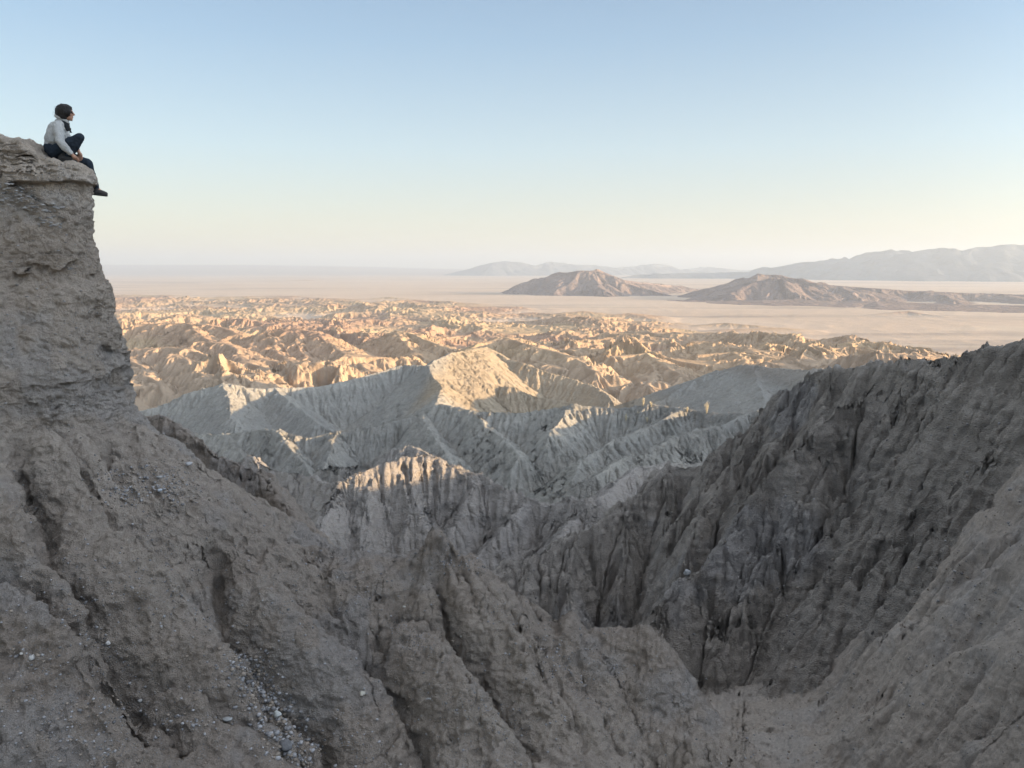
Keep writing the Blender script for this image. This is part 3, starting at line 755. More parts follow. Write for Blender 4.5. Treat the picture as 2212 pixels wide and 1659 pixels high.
F2 = [(PL([(1380, 592, 15500), (1450, 588, 15400), (1520, 588, 15300), (1600, 586, 15200), (1650, 578, 15000), (1720, 568, 14800), (1790, 559, 14600), (1825, 557, 14500), (1850, 560, 14400), (1885, 545, 14300), (1925, 539, 14200),
            (1950, 543, 14100), (1970, 546, 14000), (2005, 535, 13800), (2030, 533, 13700), (2060, 539, 13600), (2100, 531, 13500), (2150, 529, 13400), (2175, 526, 13300), (2212, 530, 13200), (2300, 524, 13000), (2500, 520, 12500)]), .36, .30)]
F3 = [(PL([(650, 584, 30000), (690, 579, 30200), (730, 576, 30500), (760, 578, 30500), (800, 585, 30500)]), .2, .16)]
mountain('hill', H1, 5000, 8200, 1030, 1620, [520, 260, 130, 65], .20, 260, 560, (.17, .135, .125), (.25, .195, .17), 160)
mountain('hill', H2, 3600, 7000, 1440, 2420, [460, 230, 115, 58], .20, 300, 800, (.17, .135, .125), (.25, .195, .17), 150)
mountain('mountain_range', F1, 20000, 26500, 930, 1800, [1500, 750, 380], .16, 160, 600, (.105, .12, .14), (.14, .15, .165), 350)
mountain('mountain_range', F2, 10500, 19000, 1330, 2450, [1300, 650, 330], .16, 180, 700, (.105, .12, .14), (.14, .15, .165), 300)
mountain('mountain_range', F3, 29000, 33000, 600, 860, [1500, 750], .12, 60, 200, (.25, .2, .16), (.28, .23, .18), 300)
print('mountains', time.time() - t1)

# ================================================================== person sitting on the cliff edge
import bmesh
def simple_mat(name, col, rough_=.9, var=.15, scale=60, bump=.004):
    m, nt, b = new_mat(name, rough_)
    L = nt.links.new
    tc = nd(nt, 'ShaderNodeTexCoord')
    n = nd(nt, 'ShaderNodeTexNoise', _Scale=scale, _Detail=5.0); L(tc.outputs['Object'], n.inputs['Vector'])
    mr = nd(nt, 'ShaderNodeMapRange'); mr.inputs['To Min'].default_value = 1 - var; mr.inputs['To Max'].default_value = 1 + var; L(n.outputs[0], mr.inputs['Value'])
    rgb = nd(nt, 'ShaderNodeRGB'); rgb.outputs[0].default_value = (*col, 1)
    s = nd(nt, 'ShaderNodeVectorMath', operation='SCALE'); L(rgb.outputs[0], s.inputs[0]); L(mr.outputs[0], s.inputs['Scale'])
    L(s.outputs[0], b.inputs['Base Color'])
    bp = nd(nt, 'ShaderNodeBump', _Distance=bump); L(n.outputs[0], bp.inputs['Height']); L(bp.outputs[0], b.inputs['Normal'])
    return m
M_SKIN = simple_mat('skin', (.40, .225, .155), .6, .06)
M_FLEECE = simple_mat('grey_fleece', (.40, .40, .39), 1.0, .20, 45, .012)
M_JEANS = simple_mat('dark_denim', (.030, .038, .050), .95, .25, 30, .006)
M_SHOE = simple_mat('shoe_suede', (.060, .058, .056), .9, .2)
M_SOLE = simple_mat('shoe_sole', (.035, .034, .033), .8, .1)
M_HAIR = simple_mat('dark_hair', (.014, .012, .012), .55, .4, 80, .01)
M_SHIRT = simple_mat('dark_scarf', (.030, .032, .036), .95, .2)

PY = 12.30
def q(X, Y, d=0.0):
    u = (100 + X / 3.3175) / 1.8228; v = (360 + Y / 3.3175) / 1.8228
    return Vector(P(u, v, PY + d))

def add_ball(bm, c, r, sc=(1, 1, 1), rot=None, seg=20):
    M = Matrix.Translation(c)
    if rot is not None: M = M @ rot.to_matrix().to_4x4()
    M = M @ Matrix.Diagonal((r * sc[0], r * sc[1], r * sc[2], 1))
    bmesh.ops.create_uvsphere(bm, u_segments=seg, v_segments=seg // 2, radius=1, matrix=M)

def add_limb(bm, pts, n=16):
    """pts = [(Vector, radius), ...] : tapered tube with round joints"""
    for (a, ra), (b, rb) in zip(pts[:-1], pts[1:]):
        d = b - a; L = d.length
        M = Matrix.Translation((a + b) / 2) @ d.to_track_quat('Z', 'Y').to_matrix().to_4x4()
        bmesh.ops.create_cone(bm, cap_ends=True, segments=n, radius1=ra, radius2=rb, depth=L, matrix=M)
    for a, ra in pts: add_ball(bm, a, ra, seg=n)

def fuse(name, bm, mat, parent, voxel=.008, smooth=4, noise_amp=0, noise_scale=10):
    """one continuous surface grown from overlapping volumes"""
    me = bpy.data.meshes.new(name); bm.to_mesh(me); bm.free()
    o = bpy.data.objects.new(name, me); COL.objects.link(o)
    md = o.modifiers.new('r', 'REMESH'); md.mode = 'VOXEL'; md.voxel_size = voxel; md.use_smooth_shade = True
    sm = o.modifiers.new('s', 'SMOOTH'); sm.iterations = smooth; sm.factor = .5
    dg = bpy.context.evaluated_depsgraph_get()
    m2 = bpy.data.meshes.new_from_object(o.evaluated_get(dg)); m2.name = name
    bpy.data.objects.remove(o); bpy.data.meshes.remove(me)
    if noise_amp:
        n = len(m2.vertices); co = np.empty(n * 3, F32); no = np.empty(n * 3, F32)
        m2.vertices.foreach_get('co', co); m2.vertex_normals.foreach_get('vector', no)
        co = co.reshape(-1, 3); no = no.reshape(-1, 3)
        s = noise_scale
        d = noise3(co[:, 0] * s, co[:, 1] * s, co[:, 2] * s) + .5 * noise3(co[:, 0] * s * 2.3, co[:, 1] * s * 2.3, co[:, 2] * s * 2.3)
        m2.vertices.foreach_set('co', (co + no * (d * noise_amp)[:, None]).ravel().astype(F32))
    m2.materials.clear(); m2.materials.append(mat)
    m2.polygons.foreach_set('use_smooth', np.ones(len(m2.polygons), bool))
    o = bpy.data.objects.new(name, m2); COL.objects.link(o); o.parent = parent
    return o

def hand(bm, wrist, palm, tip, side, spread, r=.0085):
    """palm with four unequal bent fingers and a thumb; side = across the palm, spread = direction the fingers curl"""
    add_limb(bm, [(wrist, .022), (palm, .030)])
    ax = (tip - palm)
    for i, ln in enumerate((.88, 1.0, .95, .76)):
        o = side * ((i - 1.5) * .0205)
        a = palm + o * .8 + ax * .15; b = palm + o + ax * (.55 * ln) + spread * .004; c_ = palm + o * 1.05 + ax * (.8 * ln) + spread * .012; d = palm + o * 1.05 + ax * ln + spread * .026
        add_limb(bm, [(palm + o * .5, r * 1.3), (a, r * 1.15), (b, r), (c_, r * .92), (d, r * .8)], 10)
        add_ball(bm, a, .013)
    t0 = palm - side * .030 - ax * .05
    add_limb(bm, [(palm - side * .012 - ax * .25, .014), (t0, .012), (t0 - side * .014 + ax * .30, .010), (t0 - side * .012 + ax * .52 + spread * .01, .0085)], 10)

def build_person():
    root = bpy.data.objects.new('person', None); COL.objects.link(root)
    tag(root, 'person in grey fleece and dark jeans sitting on the cliff edge, one leg hanging', 'person')
    # joints
    hipN, hipF = q(385, 785, -.09), q(395, 800, .09)
    kneeN, ankN = q(712, 603, -.12), q(560, 858, -.10)
    kneeF, ankF = q(812, 935, .22), q(925, 1268, .30)
    shN, elN, wrN = q(422, 475, -.150), q(455, 655, -.225), q(602, 815, -.17)
    shF, elF, wrF = q(455, 465, .16), q(570, 655, .22), q(692, 780, .12)
    neck0, neck1 = q(462, 405, 0), q(522, 340, .01)
    head = q(535, 285, .01)
    hN, tN = q(642, 858, -.17), q(692, 915, -.15)
    hF, tF = q(714, 822, .08), q(728, 890, .04)
    fwd = Vector((.93, .37, -.03)).normalized()
    # --- body: one skin surface, thinner than the clothes over it
    bm = bmesh.new()
    add_limb(bm, [(q(350, 760), .09), (q(378, 640), .10), (q(410, 550), .11), (q(435, 470), .095), (neck0, .055), (neck1, .049), (head, .05)])
    add_limb(bm, [(q(430, 470), .09), (shN, .052), (elN, .038), (wrN, .026)]); add_limb(bm, [(q(440, 470), .09), (shF, .052), (elF, .038), (wrF, .026)])
    add_limb(bm, [(q(355, 770), .09), (hipN, .075), (kneeN, .048), (ankN, .034)]); add_limb(bm, [(q(355, 775), .09), (hipF, .075), (kneeF, .048), (ankF, .034)])
    add_limb(bm, [(ankN, .034), (q(650, 915, -.09), .028)]); add_limb(bm, [(ankF, .034), (q(1030, 1342, .36), .026)])
    yaw = Matrix.Rotation(math.atan2(fwd.y, fwd.x), 3, 'Z')
    def hp(x, y, z): return head + yaw @ Vector((x, y, z))
    R = yaw.to_quaternion()
    add_ball(bm, hp(-.005, 0, .012), 1, (.094, .074, .098), R); add_ball(bm, hp(.030, 0, -.045), 1, (.056, .052, .062), R)
    add_ball(bm, hp(.058, 0, -.088), .022)                                     # chin
    add_limb(bm, [(hp(.086, 0, .020), .008), (hp(.104, 0, -.014), .012)], 12)   # nose
    add_ball(bm, hp(.093, 0, -.022), .011, (1, 1.5, .8))
    add_ball(bm, hp(.080, 0, -.047), 1, (.012, .022, .006), R); add_ball(bm, hp(.078, 0, -.058), 1, (.012, .019, .006), R)  # lips
    for s in (-1, 1):
        add_ball(bm, hp(-.004, s * .074, -.004), 1, (.018, .008, .030), R)      # ears
        add_ball(bm, hp(.076, s * .030, .034), 1, (.012, .020, .008), R)        # brow
        add_ball(bm, hp(.055, s * .038, -.018), .024)                            # cheek
    sd_ = Vector((.30, .10, .35)).normalized()
    hand(bm, wrN, hN, tN, Vector((.55, -.25, .45)).normalized(), Vector((.1, .2, -1)).normalized())
    hand(bm, wrF, hF, tF, Vector((1, -.1, .12)).normalized(), Vector((-.2, -.3, -.6)).normalized())
    body = fuse('body', bm, M_SKIN, root, .0055, 2)
    for s in (-1, 1):
        bm = bmesh.new(); add_ball(bm, hp(.077, s * .030, .014), .0125)
        e = bpy.data.meshes.new('eye'); bm.to_mesh(e); bm.free(); e.materials.append(M_HAIR)
        o = bpy.data.objects.new('eye', e); COL.objects.link(o); o.parent = body
    # --- jacket
    bm = bmesh.new()
    for dy, k in ((-.055, .95), (.055, .95), (0, 1)):
        add_limb(bm, [(q(330, 745, dy), .085 * k), (q(352, 690, dy), .110 * k), (q(380, 620, dy), .138 * k), (q(405, 560, dy), .142 * k), (q(425, 490, dy), .115 * k), (q(445, 440, dy), .080 * k)])
    add_ball(bm, q(425, 452, -.09), .078); add_ball(bm, q(445, 455, .09), .078); add_ball(bm, q(405, 500, -.05), .12)
    add_limb(bm, [(shN, .072), ((shN + elN) / 2, .063), (elN, .057), (q(520, 730, -.205), .052), (q(585, 798, -.178), .044)])
    add_limb(bm, [(shF, .072), (elF, .057), (q(675, 765, .135), .043)])
    add_limb(bm, [(q(440, 415, 0), .066), (q(468, 378, .005), .060)])
    add_limb(bm, [(q(320, 740, -.03), .08), (q(302, 775, 0), .045)])
    jk = fuse('jacket', bm, M_FLEECE, root, .007, 2, .010, 15)
    bm = bmesh.new()
    c0 = q(470, 372, .005)
    for i in range(26):                                                         # stand-up collar, open at the front
        a = 2 * math.pi * i / 26
        if abs(a - math.pi * .04) < .35 or a > 6.1: continue
        off = yaw @ Vector((math.cos(a) * .066, math.sin(a) * .062, 0))
        add_ball(bm, c0 + off + Vector((.012 + .02 * math.cos(a), 0, .012 - .045 * math.cos(a))), .017, (1, 1, 1.7), seg=10)
    fuse('collar', bm, M_FLEECE, jk, .006, 2)
    # --- dark scarf in the open neck
    bm = bmesh.new()
    add_limb(bm, [(q(500, 405, -.02), .040), (q(530, 450, -.03), .034), (q(552, 505, -.03), .022)]); add_limb(bm, [(q(510, 410, .03), .040), (q(540, 460, .03), .030)])
    fuse('scarf', bm, M_SHIRT, root, .007, 2)
    # --- trousers
    bm = bmesh.new()
    for dy in (-.06, 0, .06): add_limb(bm, [(q(352, 745, dy), .115), (q(375, 790, dy), .108)])
    add_limb(bm, [(hipN, .098), ((hipN * .5 + kneeN * .5), .088), (kneeN, .064)])
    add_limb(bm, [(kneeN, .064), (kneeN * .65 + ankN * .35, .063), (kneeN * .3 + ankN * .7, .052), (ankN, .045)])
    add_limb(bm, [(hipF, .095), (hipF * .5 + kneeF * .5, .085), (kneeF, .066)])
    add_limb(bm, [(kneeF, .066), (kneeF * .65 + ankF * .35, .062), (kneeF * .3 + ankF * .7, .050), (q(920, 1250, .30), .044)])
    fuse('trousers', bm, M_JEANS, root, .007, 2, .009, 16)
    # --- shoes, each with its sole
    def shoe(heel, toe, up, side):
        ax = (toe - heel)
        bm = bmesh.new()
        add_limb(bm, [(heel + up * .040, .042), (heel + ax * .35 + up * .042, .044), (heel + ax * .65 + up * .034, .040), (heel + ax * .90 + up * .026, .034)])
        add_limb(bm, [(heel + ax * .05 + up * .03, .04), (heel + ax * .12 + up * .085, .044)])
        s = fuse('shoe', bm, M_SHOE, root, .007, 3)
        bm = bmesh.new()
        for i in range(9):
            t = i / 8
            w = .036 + .010 * math.sin(t * 3.0)
            for k in (-1, 0, 1): add_ball(bm, heel - ax.normalized() * .01 + ax * (t * 1.0) + side * k * w * .55, .026, (1, 1, .6), seg=10)
        fuse('sole', bm, M_SOLE, s, .007, 3)
        for i in range(4):                                                      # laces
            t = .36 + .10 * i
            bm = bmesh.new()
            p_ = heel + ax * t + up * (.083 - .02 * i * .5)
            add_limb(bm, [(p_ - side * .024 - up * .006, .0035), (p_ + up * .002, .0035), (p_ + side * .024 - up * .006, .0035)], 8)
            e = bpy.data.meshes.new('lace'); bm.to_mesh(e); bm.free(); e.materials.append(M_SOLE)
            o = bpy.data.objects.new('lace', e); COL.objects.link(o); o.parent = s
    shoe(q(462, 905, -.10), q(690, 940, -.14), Vector((.1, 0, 1)).normalized(), Vector((0, 1, 0)))
    shoe(q(908, 1345, .30), q(1062, 1362, .36), Vector((.12, 0, 1)).normalized(), Vector((-.3, 1, 0)).normalized())
    # --- hair with the tail over the far shoulder
    bm = bmesh.new()
    add_ball(bm, q(502, 262, .0), 1, (.120, .102, .113)); add_ball(bm, q(470, 285, 0), 1, (.082, .088, .090)); add_ball(bm, q(545, 225, .01), 1, (.066, .078, .062), R)
    add_ball(bm, q(505, 330, -.01), 1, (.055, .075, .055)); add_ball(bm, q(560, 300, .055), 1, (.035, .035, .075))
    rnd = random.Random(3)
    for i in range(34):
        a = rnd.uniform(.35 * math.pi, 1.45 * math.pi); b_ = rnd.uniform(-1, 1)
        c_ = q(500, 262, b_ * .07) + Vector((math.cos(a) * .108, 0, math.sin(a) * .102)) * math.sqrt(1 - b_ * b_ * .55)
        add_ball(bm, c_, rnd.uniform(.008, .019), seg=8)
    add_limb(bm, [(q(530, 360, .03), .030), (q(548, 410, .02), .026), (q(562, 455, 0), .023), (q(578, 500, -.02), .019), (q(592, 530, -.02), .011), (q(612, 538, -.02), .004)])
    add_limb(bm, [(q(575, 495, -.02), .012), (q(582, 545, -.02), .004)])
    hr = fuse('hair', bm, M_HAIR, root, .006, 1, .007, 34)
    vs, fs = [], []
    for i in range(46):
        a = rnd.uniform(-.15 * math.pi, 1.35 * math.pi); b_ = rnd.uniform(-.7, .7)
        p0 = q(500, 265, b_ * .06) + Vector((math.cos(a) * .105, 0, math.sin(a) * .100)) * math.sqrt(1 - b_ * b_ * .5)
        d0 = Vector((math.cos(a) * .6 - .5, b_ * .3, math.sin(a) * .6 - .15)).normalized()
        pts = [p0 + d0 * (k * .011) + Vector((-.0022, 0, -.0016)) * k * k * rnd.uniform(.4, 1) for k in range(5)]
        b0 = len(vs)
        for k, p_ in enumerate(pts):
            r_ = .0022 * (1 - k / 5)
            vs += [p_ + Vector((r_, 0, 0)), p_ + Vector((-r_, r_, 0)), p_ + Vector((0, -r_, r_))]
        for k in range(4):
            for m_ in range(3): fs.append((b0 + k * 3 + m_, b0 + k * 3 + (m_ + 1) % 3, b0 + k * 3 + 3 + (m_ + 1) % 3, b0 + k * 3 + 3 + m_))
    e = bpy.data.meshes.new('loose_hair'); e.from_pydata([tuple(v) for v in vs], [], fs); e.materials.append(M_HAIR)
    o = bpy.data.objects.new('loose_hair', e); COL.objects.link(o); o.parent = hr
build_person()
print('person', time.time() - T0)

# ================================================================== pale desert shrubs on the ridge crest
M_STEM = simple_mat('dry_stem', (.56, .49, .36), 1.0, .2, 2)
M_LEAF = simple_mat('dry_leaf', (.66, .59, .43), 1.0, .2, 4)
def crest_point(u, back=0.0):
    """top of the middle ridge at the column seen at photo position u"""
    X, Y, Z = MID
    t = (u - 1106) / FPX * .9805 / 1.0
    j = int(np.argmin(np.abs(X[0] / Y[0] - t)))
    c = (Y[:, j] > 170) & (Y[:, j] < 262)
    e = np.where(c, Z[:, j] / Y[:, j], -9)
    i = int(np.argmax(e))
    k = int(np.argmin(np.abs(Y[:, j] - (Y[i, j] - back))))
    return Vector((float(X[k, j]), float(Y[k, j]), float(Z[k, j])))

def tube(vs, fs, pts, rs, n=5):
    b = len(vs)
    for i, (p, r) in enumerate(zip(pts, rs)):
        d = (pts[min(i + 1, len(pts) - 1)] - pts[max(i - 1, 0)]).normalized()
        a = d.orthogonal().normalized(); c_ = d.cross(a)
        for k in range(n):
            w_ = 2 * math.pi * k / n
            vs.append(p + (a * math.cos(w_) + c_ * math.sin(w_)) * r)
    for i in range(len(pts) - 1):
        for k in range(n):
            fs.append((b + i * n + k, b + i * n + (k + 1) % n, b + (i + 1) * n + (k + 1) % n, b + (i + 1) * n + k))

def ocotillo(u, back, hgt, seed, label, wid=.45):
    rnd = random.Random(seed)
    o = bpy.data.objects.new('ocotillo', None); COL.objects.link(o); o.location = crest_point(u, back) - Vector((0, 0, .15))
    tag(o, label, 'ocotillo', 'ocotillo shrubs along the ridge crest')
    vs, fs, lv, lf = [], [], [], []
    for i in range(15):
        a = rnd.uniform(0, 2 * math.pi); lean = rnd.uniform(.05, 1) * wid; h = 1.25 * hgt * rnd.uniform(.6, 1)
        pts = []
        for k in range(7):
            s = k / 6; bow = lean * h * (s ** 1.3) * .75
            pts.append(Vector((math.cos(a) * bow + .04 * h * math.sin(3 * s + i), math.sin(a) * bow, h * s * (1 - .12 * lean))))
        tube(vs, fs, pts, [.055 - .035 * k / 6 for k in range(7)])
        for k in range(46):
            s = rnd.uniform(.15, 1); f = s * 6; j = min(int(f), 5); p = pts[j].lerp(pts[j + 1], f - j)
            d = Vector((rnd.gauss(0, 1), rnd.gauss(0, 1), rnd.gauss(.3, 1))).normalized(); t_ = d.orthogonal().normalized()
            l = rnd.uniform(.09, .19); b = len(lv)
            lv += [p, p + d * l * .5 + t_ * l * .3, p + d * l, p + d * l * .5 - t_ * l * .3]; lf.append((b, b + 1, b + 2, b + 3))
    for nm, v_, f_, m_ in (('stems', vs, fs, M_STEM), ('leaves', lv, lf, M_LEAF)):
        me = bpy.data.meshes.new(nm); me.from_pydata([tuple(p) for p in v_], [], f_); me.materials.append(m_)
        c_ = bpy.data.objects.new(nm, me); COL.objects.link(c_); c_.parent = o

for a in [(1398.7, 0, 2.3, 1, 'ocotillo leaning left at the left end of the sunlit crest line'), (1362, 4, 2.0, 2, 'leftmost ocotillo of the row, below the crest'),
          (1387, 4, 1.3, 3, 'smallest faint ocotillo in the gap below the leaning one'), (1408.6, 4, 1.6, 4, 'narrow ocotillo just left of the squat bushy one'),
          (1418.5, 1, 1.5, 5, 'squat bushy ocotillo at the start of the crest line'), (1498, 1, 1.2, 6, 'low wide ocotillo midway along the sunlit crest line'),
          (1541.5, 0, 3.0, 7, 'tallest ocotillo with many upright wands, rightmost on the crest')]:
    ocotillo(*a, wid=.7 if a[3] == 6 else .42)

# ================================================================== stones
X, Y, Z = NEAR
dyk = Y * CP - Z * SP                     # depth along the view axis
NU = 1106 + FPX * X / dyk; NV = 829.5 - FPX * (Y * SP + Z * CP) / dyk
nX, nY, nZ = normals(X, Y, Z)
run = np.minimum.accumulate(NV, 0)
VIS = NV <= run + .8
def near_at(u, v, r=3.0):
    d = (NU - u) ** 2 + (NV - v) ** 2 + np.where(VIS, 0, 1e6)
    k = int(np.argmin(d)); i, j = divmod(k, X.shape[1])
    return i, j

def rock_template(seed, sub=2, flat=1.0):
    bm = bmesh.new(); bmesh.ops.create_icosphere(bm, subdivisions=sub, radius=1)
    rnd = random.Random(seed)
    cuts = [Vector((rnd.gauss(0, 1), rnd.gauss(0, 1), rnd.gauss(0, 1))).normalized() for _ in range(7)]
    for v in bm.verts:
        for c_ in cuts:
            d = v.co.dot(c_)
            if d > .72: v.co -= c_ * (d - .72) * .9
        v.co *= 1 + rnd.uniform(-.05, .05)
    V = np.array([v.co[:] for v in bm.verts]); V *= np.array([rnd.uniform(.9, 1.3), rnd.uniform(.75, 1.05), flat * rnd.uniform(.55, .85)])
    Fc = np.array([[v.index for v in f.verts] for f in bm.faces]); bm.free()
    return V.astype(F32), Fc

def stone_mat(name, a, b):
    m, nt, bs = new_mat(name)
    L = nt.links.new
    at = nd(nt, 'ShaderNodeAttribute', attribute_name='soil'); g = nd(nt, 'ShaderNodeNewGeometry')
    n = nd(nt, 'ShaderNodeTexNoise', _Scale=22.0, _Detail=6.0); L(g.outputs['Position'], n.inputs['Vector'])
    mr = nd(nt, 'ShaderNodeMapRange'); mr.inputs['To Min'].default_value = a; mr.inputs['To Max'].default_value = b; L(n.outputs[0], mr.inputs['Value'])
    s = nd(nt, 'ShaderNodeVectorMath', operation='SCALE'); L(at.outputs['Color'], s.inputs[0]); L(mr.outputs[0], s.inputs['Scale']); L(s.outputs[0], bs.inputs['Base Color'])
    bp = nd(nt, 'ShaderNodeBump', _Distance=.01); L(n.outputs[0], bp.inputs['Height']); L(bp.outputs[0], bs.inputs['Normal'])
    return m
M_STONE = stone_mat('stone', .45, 1.0)

def mesh_np(name, V, Fc, col, mat):
    me = bpy.data.meshes.new(name); me.vertices.add(len(V)); me.vertices.foreach_set('co', V.astype(F32).ravel())
    k = Fc.shape[1]; me.loops.add(len(Fc) * k); me.polygons.add(len(Fc)); me.loops.foreach_set('vertex_index', Fc.ravel().astype(np.int32))
    me.polygons.foreach_set('loop_start', (np.arange(len(Fc)) * k).astype(np.int32))
    a = me.color_attributes.new('soil', 'FLOAT_COLOR', 'POINT'); c4 = np.ones((len(V), 4), F32); c4[:, :3] = col; a.data.foreach_set('color', c4.ravel())
    me.update(calc_edges=True); me.materials.append(mat)
    o = bpy.data.objects.new(name, me); COL.objects.link(o); return o

rs = np.random.RandomState(5)
TPL = [rock_template(i, 1, .9) for i in range(8)]
spots = []      # (u, v, size m)
def scree(pts, w, n, s0, s1):
    pts = np.array(pts, float); L = np.concatenate([[0], np.cumsum(np.hypot(*np.diff(pts, axis=0).T))])
    t = rs.rand(n) * L[-1]
    u = np.interp(t, L, pts[:, 0]) + rs.randn(n) * w; v = np.interp(t, L, pts[:, 1]) + rs.randn(n) * w
    sz = s0 + (s1 - s0) * rs.rand(n) ** 4
    spots.extend(zip(u, v, sz))
scree([(520, 1425), (560, 1480), (590, 1540), (620, 1600), (670, 1640)], 26, 1500, .008, .045)
scree([(500, 1420), (560, 1470)], 15, 250, .008, .035)
scree([(240, 1050), (330, 1035), (420, 1070)], 22, 520, .008, .035)
scree([(300, 1080), (240, 1070)], 14, 160, .006, .025)
scree([(840, 1350), (890, 1375), (930, 1400)], 14, 520, .006, .016)
scree([(940, 1205), (1010, 1215), (1040, 1235)], 12, 260, .008, .025)
scree([(190, 1380), (240, 1400)], 12, 70, .006, .02); scree([(20, 1410), (90, 1420)], 14, 80, .006, .03); scree([(200, 1520), (330, 1540), (470, 1560)], 22, 260, .006, .03)
scree([(880, 1520), (960, 1500)], 22, 130, .006, .02); scree([(1180, 1380), (1240, 1440)], 24, 200, .006, .025)
scree([(700, 1230), (800, 1310)], 25, 160, .006, .02)
scree([(130, 1180), (200, 1330), (290, 1500)], 20, 260, .006, .022); scree([(300, 1240), (420, 1330), (480, 1400)], 30, 260, .006, .02); scree([(1130, 1330), (1250, 1450), (1400, 1480)], 40, 420, .006, .022)
scree([(1000, 1480), (1120, 1620)], 40, 260, .006, .02); scree([(60, 1500), (160, 1600), (260, 1650)], 35, 320, .006, .025); scree([(720, 1500), (800, 1620)], 40, 260, .006, .02)
scree([(560, 1250), (700, 1400)], 40, 300, .005, .016); scree([(1600, 1600), (1800, 1560), (2000, 1500), (2200, 1400)], 50, 600, .008, .03); scree([(2000, 1300), (2200, 1150)], 60, 500, .008, .03)
n = 9000
spots.extend(zip(rs.rand(n) * 2212, 880 + rs.rand(n) * 790, .004 + .022 * rs.rand(n) ** 5))
# look-up table of visible ground in small photo cells
vi, vj = np.nonzero(VIS[1:-1, 1:-1]); vi += 1; vj += 1
cell = {}
uu = (NU[vi, vj] / 3).astype(int); vv = (NV[vi, vj] / 3).astype(int)
key = uu * 4096 + vv
order = np.argsort(key, kind='stable'); key = key[order]
vi = vi[order]; vj = vj[order]
VV, FF, CC = [], [], []; base = 0
for u, v, sz in spots:
    k = int(u / 3) * 4096 + int(v / 3)
    a = np.searchsorted(key, k)
    if a >= len(key) or key[a] != k: continue
    b = np.searchsorted(key, k + 1)
    m_ = a + rs.randint(0, max(1, b - a)); i, j = vi[m_], vj[m_]
    if Y[i, j] > 16:
        if rs.rand() < .55: continue
        sz *= min(Y[i, j] / 11.0, 2.6)
    V, Fc = TPL[rs.randint(8)]
    th = rs.rand() * 6.28; c_, s_ = math.cos(th), math.sin(th)
    R_ = np.array([[c_, -s_, 0], [s_, c_, 0], [0, 0, 1]])
    W = (V * sz) @ R_.T + np.array([X[i, j] + nX[i, j] * sz * .12, Y[i, j] + nY[i, j] * sz * .12, Z[i, j] + nZ[i, j] * sz * .12])
    VV.append(W); FF.append(Fc + base); base += len(V)
    g_ = rs.rand()
    cc = np.array([.36, .355, .36]) * (.6 + .9 * g_) if rs.rand() < .6 else np.array([.36, .31, .26]) * (.7 + .5 * g_)
    CC.append(np.repeat(cc[None], len(V), 0))
cX, cY, cZ, cH = CLIFF
cn = normals(cX, cY, cZ)
band = (cH > .66) & (cH < 1.0) & (cX > -8.2) & (cX < -6.62); rest = (cH > 1.0) & (cX > -8.2) & (cX < -6.3) & (cY < 12.1)
for msk, cnt, s0, s1 in ((band, 420, .012, .045), (rest, 900, .006, .028)):
    a_, b_ = np.nonzero(msk); pick = rs.randint(0, len(a_), cnt)
    for m_ in pick:
        i, j = a_[m_], b_[m_]; sz = s0 + (s1 - s0) * rs.rand() ** 3
        V, Fc = TPL[rs.randint(8)]
        th = rs.rand() * 6.28; c_, s_ = math.cos(th), math.sin(th)
        W = (V * sz * np.array([1.3, 1, .6])) @ np.array([[c_, -s_, 0], [s_, c_, 0], [0, 0, 1]]) + np.array([cX[i, j] + cn[0][i, j] * sz * .1, cY[i, j] + cn[1][i, j] * sz * .1, cZ[i, j] + cn[2][i, j] * sz * .1])
        VV.append(W); FF.append(Fc + base); base += len(V)
        CC.append(np.repeat((np.array([.50, .49, .48]) * (.55 + .6 * rs.rand()))[None], len(V), 0))
go = mesh_np('gravel', np.concatenate(VV), np.concatenate(FF), np.concatenate(CC), M_STONE)
tag(go, kind='stuff')

